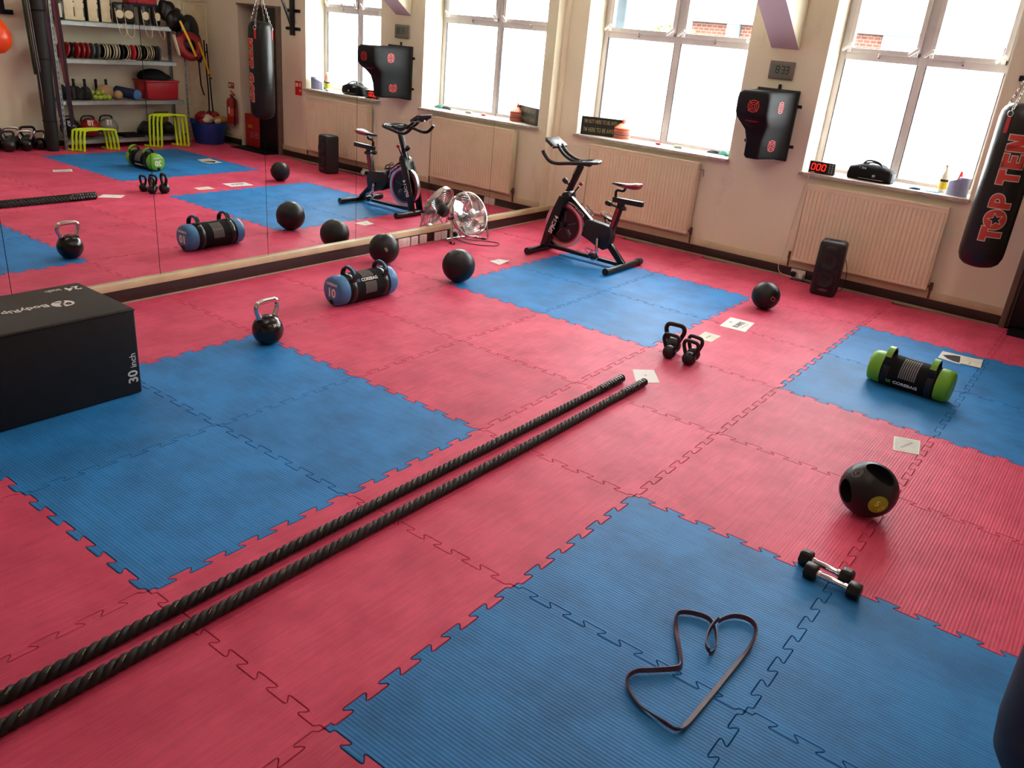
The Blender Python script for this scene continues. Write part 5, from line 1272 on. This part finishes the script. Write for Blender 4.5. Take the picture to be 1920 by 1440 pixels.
# hurdles
HY = mat('lime_hurdle', 'd2f01c', .4)
def hurdle(label, y0, y1, h, x, group, src=None):
    if src: return dup(src, (x, 0, 0), None, label)
    t = thing('agility_hurdle', label, 'hurdle', (x, 0, 0), group=group)
    b = MB(); b.tube(smooth_path([(0, y0-.01, .015), (.0, y0, h*.5), (0, y0+.015, h-.05), (0, y0+.06, h), (0, y1-.06, h), (0, y1-.015, h-.05), (0, y1, h*.5), (0, y1+.01, .015)], 6), .0165, 10); b.build('hoop', HY, t)
    for y in (y0-.01, y1+.01): b = MB(); b.tube(smooth_path([(-.0, y, .013), (.05, y-.01, .013), (.11, y-.02, .013)], 4), .0165, 10); b.build('foot', HY, t)
    b = MB(); b.cyl((0, (y0+y1)/2-.03, h), (0, (y0+y1)/2+.03, h), .0155, 10); b.build('clip', BLKP, t)
    return t
h0 = None
for i in range(4):
    lb = 'low lime hurdle in front of the slam balls, %s from the front of the nest' % ordn[i]
    h0_ = hurdle(lb, 3.655, 4.14, .29, 4.12+i*.04, 'low lime hurdles nested before the rack', h0); h0 = h0 or h0_
    if i: h0_.location.y = -.035*i
h0 = None
for i in range(4):
    lb = 'tall lime hurdle at the right of the rack, %s from the front of the nest' % ordn[i]
    h0_ = hurdle(lb, 4.84, 5.27, .465, 4.12+i*.04, 'tall lime hurdles nested before the rack', h0); h0 = h0 or h0_
    if i: h0_.location.y = -.04*i
# left of the rack
b = MB(); b.tube([(4.35, 3.325, 0.0), (4.35, 3.325, .15), (4.36, 3.34, 1.0), (4.38, 3.36, 2.05)], [.075, .082, .095, .10], 22); t_ = simple('rolled_mat', b, mat('rolled_mat_black', '141614', .6), 'tall black rolled mat standing at the left of the rack in the mirror', 'mat')
b = MB()
for i, z in enumerate((.4, 1.2, 1.8)): b.torus((4.353+.008*i, 3.328+.013*i, z), .088+.005*i, .006, None, 22, 6)
b.build('tie_strap', BLKF, t_)
BELT = [mat('belt_maroon', '3a0f18', .8), mat('belt_purple', '20142c', .8), mat('belt_red', '5c1220', .8), mat('belt_green', '1f3018', .7), mat('belt_black', '16120f', .7), mat('belt_brown', '3c2616', .7), mat('belt_navy', '1a1e3c', .7)]
BN = ['maroon', 'purple', 'red', 'dark green', 'black', 'brown', 'navy']
for i, (y, z0, ci, x) in enumerate(((3.195, 1.0, 3, 4.36), (3.225, .92, 5, 4.34), (3.25, 1.1, 4, 4.37), (3.42, .45, 0, 4.30), (3.44, .3, 1, 4.305), (3.55, .9, 2, 4.305), (3.575, .30, 6, 4.315), (3.60, .35, 0, 4.31))):
    b = MB(); pts = smooth_path([(x+.02, y, 2.02), (x, y, 1.7), (x-.008, y+.012, 1.3), (x, y+.02, (1.3+z0)/2), (x-.006, y+.026, z0)], 5); b.ribbon(pts, .034, (0, 1, .1), .006)
    simple('martial_arts_belt', b, BELT[ci], '%s belt hanging beside the rack, %s from the left in the mirror' % (BN[ci], ordn[i]), 'belt', 'belts hanging by the rack')
for i, y in enumerate((3.21, 3.235)): 
    b = MB(); b.tube(smooth_path([(4.31, y, 1.95), (4.30, y+.015, 1.4), (4.31, y+.04, .9), (4.32, y+.05, .5)], 6), .0045, 6); simple('skipping_rope', b, STEEL, 'pale skipping rope hanging left of the rack, %s in the mirror' % ordn[i], 'rope', 'skipping ropes')
kk = None
for i, (x, y, s, ch) in enumerate(((4.48, 2.56, 1.05, 0), (4.64, 2.70, 1.1, 0), (4.45, 2.79, 1., 0), (4.63, 2.92, 1.1, 1), (4.45, 3.02, 1., 1), (4.64, 3.14, 1.1, 0), (4.49, 3.225, .95, 1))):
    lb = '%s kettlebell against the right wall, %s of the row seen in the mirror' % ('chrome-handled' if ch else 'all black', ordn[i])
    kettlebell(lb, .09*s, (x, y, 0), math.radians(90+random.uniform(-25, 25)), .085*s, .12*s, .015*s, bool(ch), 'kettlebells along the right wall')
# speed ball bracket and ball
t = thing('wall_bracket', 'black steel bracket on the right wall above the orange ball, in the mirror', 'bracket', (4.755, 3.0, 1.72))
b = MB(); b.rbox((-.02, .1, .02), (.04, .22, .06), .006, 2); b.build('foot_bar', BLKM, t); b = MB(); b.box((-.03, .062, .45), (.05, .075, .9)); b.build('upright', BLKM, t)
t = thing('speed_ball', 'bright orange teardrop punch ball at the left edge of the mirrors', 'punch ball', (4.25, 2.745, 1.28))
b = MB(); b.lathe([(0, -.03), (.08, -.015), (.15, .05), (.185, .14), (.175, .23), (.12, .34), (.05, .43), (.02, .46), (0, .46)], 36); b.build('body', mat('orange_rubber', 'f04a10', .35), t)
b = MB(); b.tube([(0, 0, .45), (0, 0, CZ-1.28)], .008, 8); b.build('cord', BLKP, t)
# right of the rack
PADM = REDL
t = thing('round_shield', 'large dark red round shield hanging at the right end of the rack', 'strike shield', (4.27, 5.50, 1.45), (0, math.radians(0), 0))
b = MB(); M = frame((0, 0, 0), (0, 1, 0), (0, 0, 1)) @ Matrix.Rotation(PI, 4, 'Y'); b.torus((0, 0, 0), .15, .065, frame((0, 0, 0), (0, 1, 0), (.25, 0, 1)), 36, 14); b.build('ring', REDL, t); b = MB(); b.ball((-.01, 0, 0), (.04, .10, .10), 20); b.build('centre', BLKV, t)
t = thing('thai_pad', 'red and cream strike pad hanging by the rack post in the mirror', 'strike pad', (4.27, 5.32, 1.47)); b = MB(); b.rbox((0, 0, 0), (.10, .13, .24), .03, 4, rot=(.2, 0, 0)); b.build('body', REDL, t); b = MB(); b.rbox((-.03, -.062, -.01), (.06, .03, .30), .012, 3, rot=(.25, 0, 0)); b.build('edge', CREAM, t)
YL = mat('yellow_webbing', 'e0b018', .5)
for i, (a, c, w) in enumerate((((4.17, 5.30, 1.80), (4.16, 5.535, 1.30), .034), ((4.20, 5.62, 1.50), (4.22, 5.80, 1.0), .03), ((4.19, 5.60, 1.52), (4.20, 5.765, 1.05), .022))):
    t = thing('suspension_strap', 'yellow webbing strap right of the mirrored rack, %s from the left' % ordn[i], 'strap', group='yellow straps')
    b = MB(); A, C_ = V(a), V(c); b.ribbon([A, A.lerp(C_, .5)+V((-.01, 0, 0)), C_], w, (0, 1, .45), .004); b.build('webbing', YL, t)
    b = MB(); b.rbox(tuple(C_), (.012, w*1.2, .03), .003, 1); b.build('buckle', BLKP, t)
for i, (y, z0, z1) in enumerate(((5.745, 1.1, .52), (5.79, 1.05, .50), (5.63, .98, .75))):
    t = thing('training_harness', 'black webbing strap hanging below the yellow straps, %s from the left' % (ordn[[1, 2, 0][i]]), 'strap', group='black hanging straps')
    b = MB(); b.ribbon(smooth_path([(4.22, y-.03, z0+.45), (4.22, y-.01, z0), (4.215, y, (z0+z1)/2), (4.22, y+.02*i, z1)], 5), .022, (0, 1, 0), .004); b.build('webbing', BLKF, t)
    if i == 0: b = MB(); b.torus((4.22, y-.01, z1-.07), .03, .008, frame((0, 0, 0), (0, 1, 0), (0, 0, 1)) @ Matrix.Diagonal((1, 2.2, 1, 1)), 20, 8); b.build('handle', BLKV, t)
for i, (x, y, z, r) in enumerate(((4.36, 5.36, 1.78, (.09, .17, .17)), (4.37, 5.55, 1.66, (.08, .14, .20)), (4.36, 5.67, 1.36, (.07, .11, .22)), (4.40, 5.24, 1.90, (.08, .13, .16)), (4.39, 5.47, 1.42, (.06, .12, .20)))):
    crumple('body_protector', (x, y, z-.15), r, BLKV, 'black body protector bundle hanging right of the rack, %s from the top' % ordn[i], 'pad', 60+i, .9)
t = thing('garden_tub', 'blue flexible tub full of gloves in the corner, seen in the mirror', 'tub', (4.35, 5.81, 0))
b = MB(); b.lathe([(0, .004), (.215, 0), (.225, .01), (.275, .31), (.288, .318), (.288, .332), (.272, .332), (.262, .31), (.215, .03), (0, .03)], 40); b.build('body', mat('tub_blue', '123a86', .45), t)
for sy in (-1, 1): b = MB(); b.tube(smooth_path([(-.06, sy*.28, .33), (-.05, sy*.285, .375), (.05, sy*.285, .375), (.06, sy*.28, .33)], 5), .012, 8); b.build('handle', bpy.data.materials['tub_blue'], t)
OC = mat('ochre_leather', 'b07a2c', .5); WG = mat('white_leather', 'cfc4ae', .5)
for i, (x, y, z, r, m, lb) in enumerate(((4.30, 5.66, .30, (.10, .10, .10), REDL, 'dark red glove at the left of the blue tub'), (4.22, 5.70, .32, (.07, .10, .075), WG, 'white glove at the front of the blue tub'), (4.34, 5.86, .30, (.12, .12, .10), REDL, 'dark red glove at the middle of the blue tub'), (4.22, 5.93, .32, (.06, .12, .055), OC, 'ochre leather glove at the right of the blue tub'), (4.20, 5.86, .315, (.05, .06, .045), WG, 'white cuff in front of the ochre glove in the blue tub'))):
    crumple('boxing_glove', (x, y, z), r, m, lb, 'glove', 80+i, .8)
t = thing('fire_extinguisher', 'red fire extinguisher on the wall behind the blue tub, seen in the mirror', 'fire extinguisher', (4.07, 6.06, .33))
FR = mat('extinguisher_red', '9c1c1a', .3); b = MB(); b.lathe([(0, 0), (.075, 0), (.082, .012), (.082, .33), (.07, .375), (.03, .40), (0, .40)], 28); b.build('cylinder', FR, t)
b = MB(); b.cyl((0, 0, .395), (0, 0, .435), .02, 12); b.rbox((-.03, -.0, .445), (.11, .02, .014), .003, 1, rot=(0, -.15, 0)); b.rbox((-.03, 0, .475), (.12, .02, .012), .003, 1, rot=(0, -.5, 0)); b.build('valve_lever', FR, t)
b = MB(); b.tube(smooth_path([(.02, -.01, .43), (-.09, -.03, .40), (-.125, -.04, .25), (-.11, -.04, .08), (-.095, -.03, -.02)], 6), .011, 8); b.build('hose', BLKP, t)
b = MB(); b.lathe([(.0826, .12), (.0826, .24)], 28); b.build('label', mat('extinguisher_label', 'b8483c', .5), t); b = MB(); b.box((-.03, -.08, .21), (.045, .012, .10), rot=(0, 0, .35)); b.build('instruction_label', WHT, t, smooth=0)
b = MB(); b.box((0, .075, .2), (.05, .02, .3)); b.build('wall_hook', STEEL, t)
# cupboard panel in the right wall
t = thing('door_2', None, None, (4.755, 5.91, 0)); structure(t)
PP = mat('cream_panel', 'd8c9a8', .5)
b = MB(); b.rbox((-.012, .0, 1.02), (.024, .40, 2.04), .006, 2); b.rbox((-.02, .0, 2.13), (.04, .42, .10), .006, 2); b.build('panel_frame', PP, t)
b = MB(); b.rbox((-.026, .0, 1.27), (.01, .30, 1.5), .004, 2); b.build('panel', PP, t); b = MB(); b.ball((-.045, .165, 1.35), .014, 10); b.build('knob', BLKP, t)

# ================================================================== added fill lights, sky, camera
FILL_MAT = mat('fill_diffuser', 'fff4e2', .5, emit=FILL_E, ecol='fff0dc')
for i, (x, y) in enumerate(((-.4, 3.4), (2.6, 3.4), (-.4, .4), (2.6, .4))):  # unseen overhead fill, added to brighten the backlit wall and room
    t = thing('ceiling_fill_light', 'long white added fill light on the ceiling, %s over the mats' % ordn[i], 'fill light', (x, y, CZ), group='added ceiling fill lights')
    b = MB(); b.rbox((0, 0, -.03), (.16, 1.5, .06), .01, 2); b.build('housing', UPVC, t); b = MB(); b.rbox((0, 0, -.075), (.12, 1.46, .05), .02, 3); b.build('diffuser', FILL_MAT, t)

w = bpy.data.worlds.new('overcast_sky'); sc.world = w; w.use_nodes = True
nt = w.node_tree; bg = nt.nodes['Background']
tc = nt.nodes.new('ShaderNodeTexCoord'); sp = nt.nodes.new('ShaderNodeSeparateXYZ'); rp = nt.nodes.new('ShaderNodeValToRGB')
nt.links.new(tc.outputs['Generated'], sp.inputs[0]); nt.links.new(sp.outputs['Z'], rp.inputs['Fac'])
rp.color_ramp.elements[0].color = (.80, .86, .92, 1); rp.color_ramp.elements[1].color = (1., 1., 1., 1); rp.color_ramp.elements[1].position = .5
nt.links.new(rp.outputs['Color'], bg.inputs['Color']); bg.inputs['Strength'].default_value = SKY
if PORTALS:
    for i, (x0, x1) in enumerate(W):
        l = bpy.data.lights.new('window_portal', 'AREA'); l.shape = 'RECTANGLE'; l.size = x1-x0; l.size_y = WT-1.05; l.cycles.is_portal = True
        o = bpy.data.objects.new('window_portal', l); COL.objects.link(o); o.location = ((x0+x1)/2, 6.61, (1.05+WT)/2); o.rotation_euler = (-PI/2, 0, 0)

cam = bpy.data.cameras.new('camera'); co = bpy.data.objects.new('camera', cam); COL.objects.link(co); sc.camera = co
Rm = Matrix(((0.79297481, 0.60316724, 0.08590826), (-0.30135978, 0.26576791, 0.91572359), (0.52950281, -0.75203504, 0.39251761)))
co.matrix_world = Matrix.Translation((3.52027112, -2.30746856, 2.06969136)) @ Rm.transposed().to_4x4()
cam.sensor_fit = 'HORIZONTAL'; cam.sensor_width = 36; cam.lens = 1539.68/1920*36; cam.clip_start = .05; cam.clip_end = 200
vs_ = sc.view_settings; vs_.view_transform = 'Standard'; vs_.look = 'None'; vs_.gamma = 1; vs_.use_curve_mapping = False; vs_.exposure = EXPO
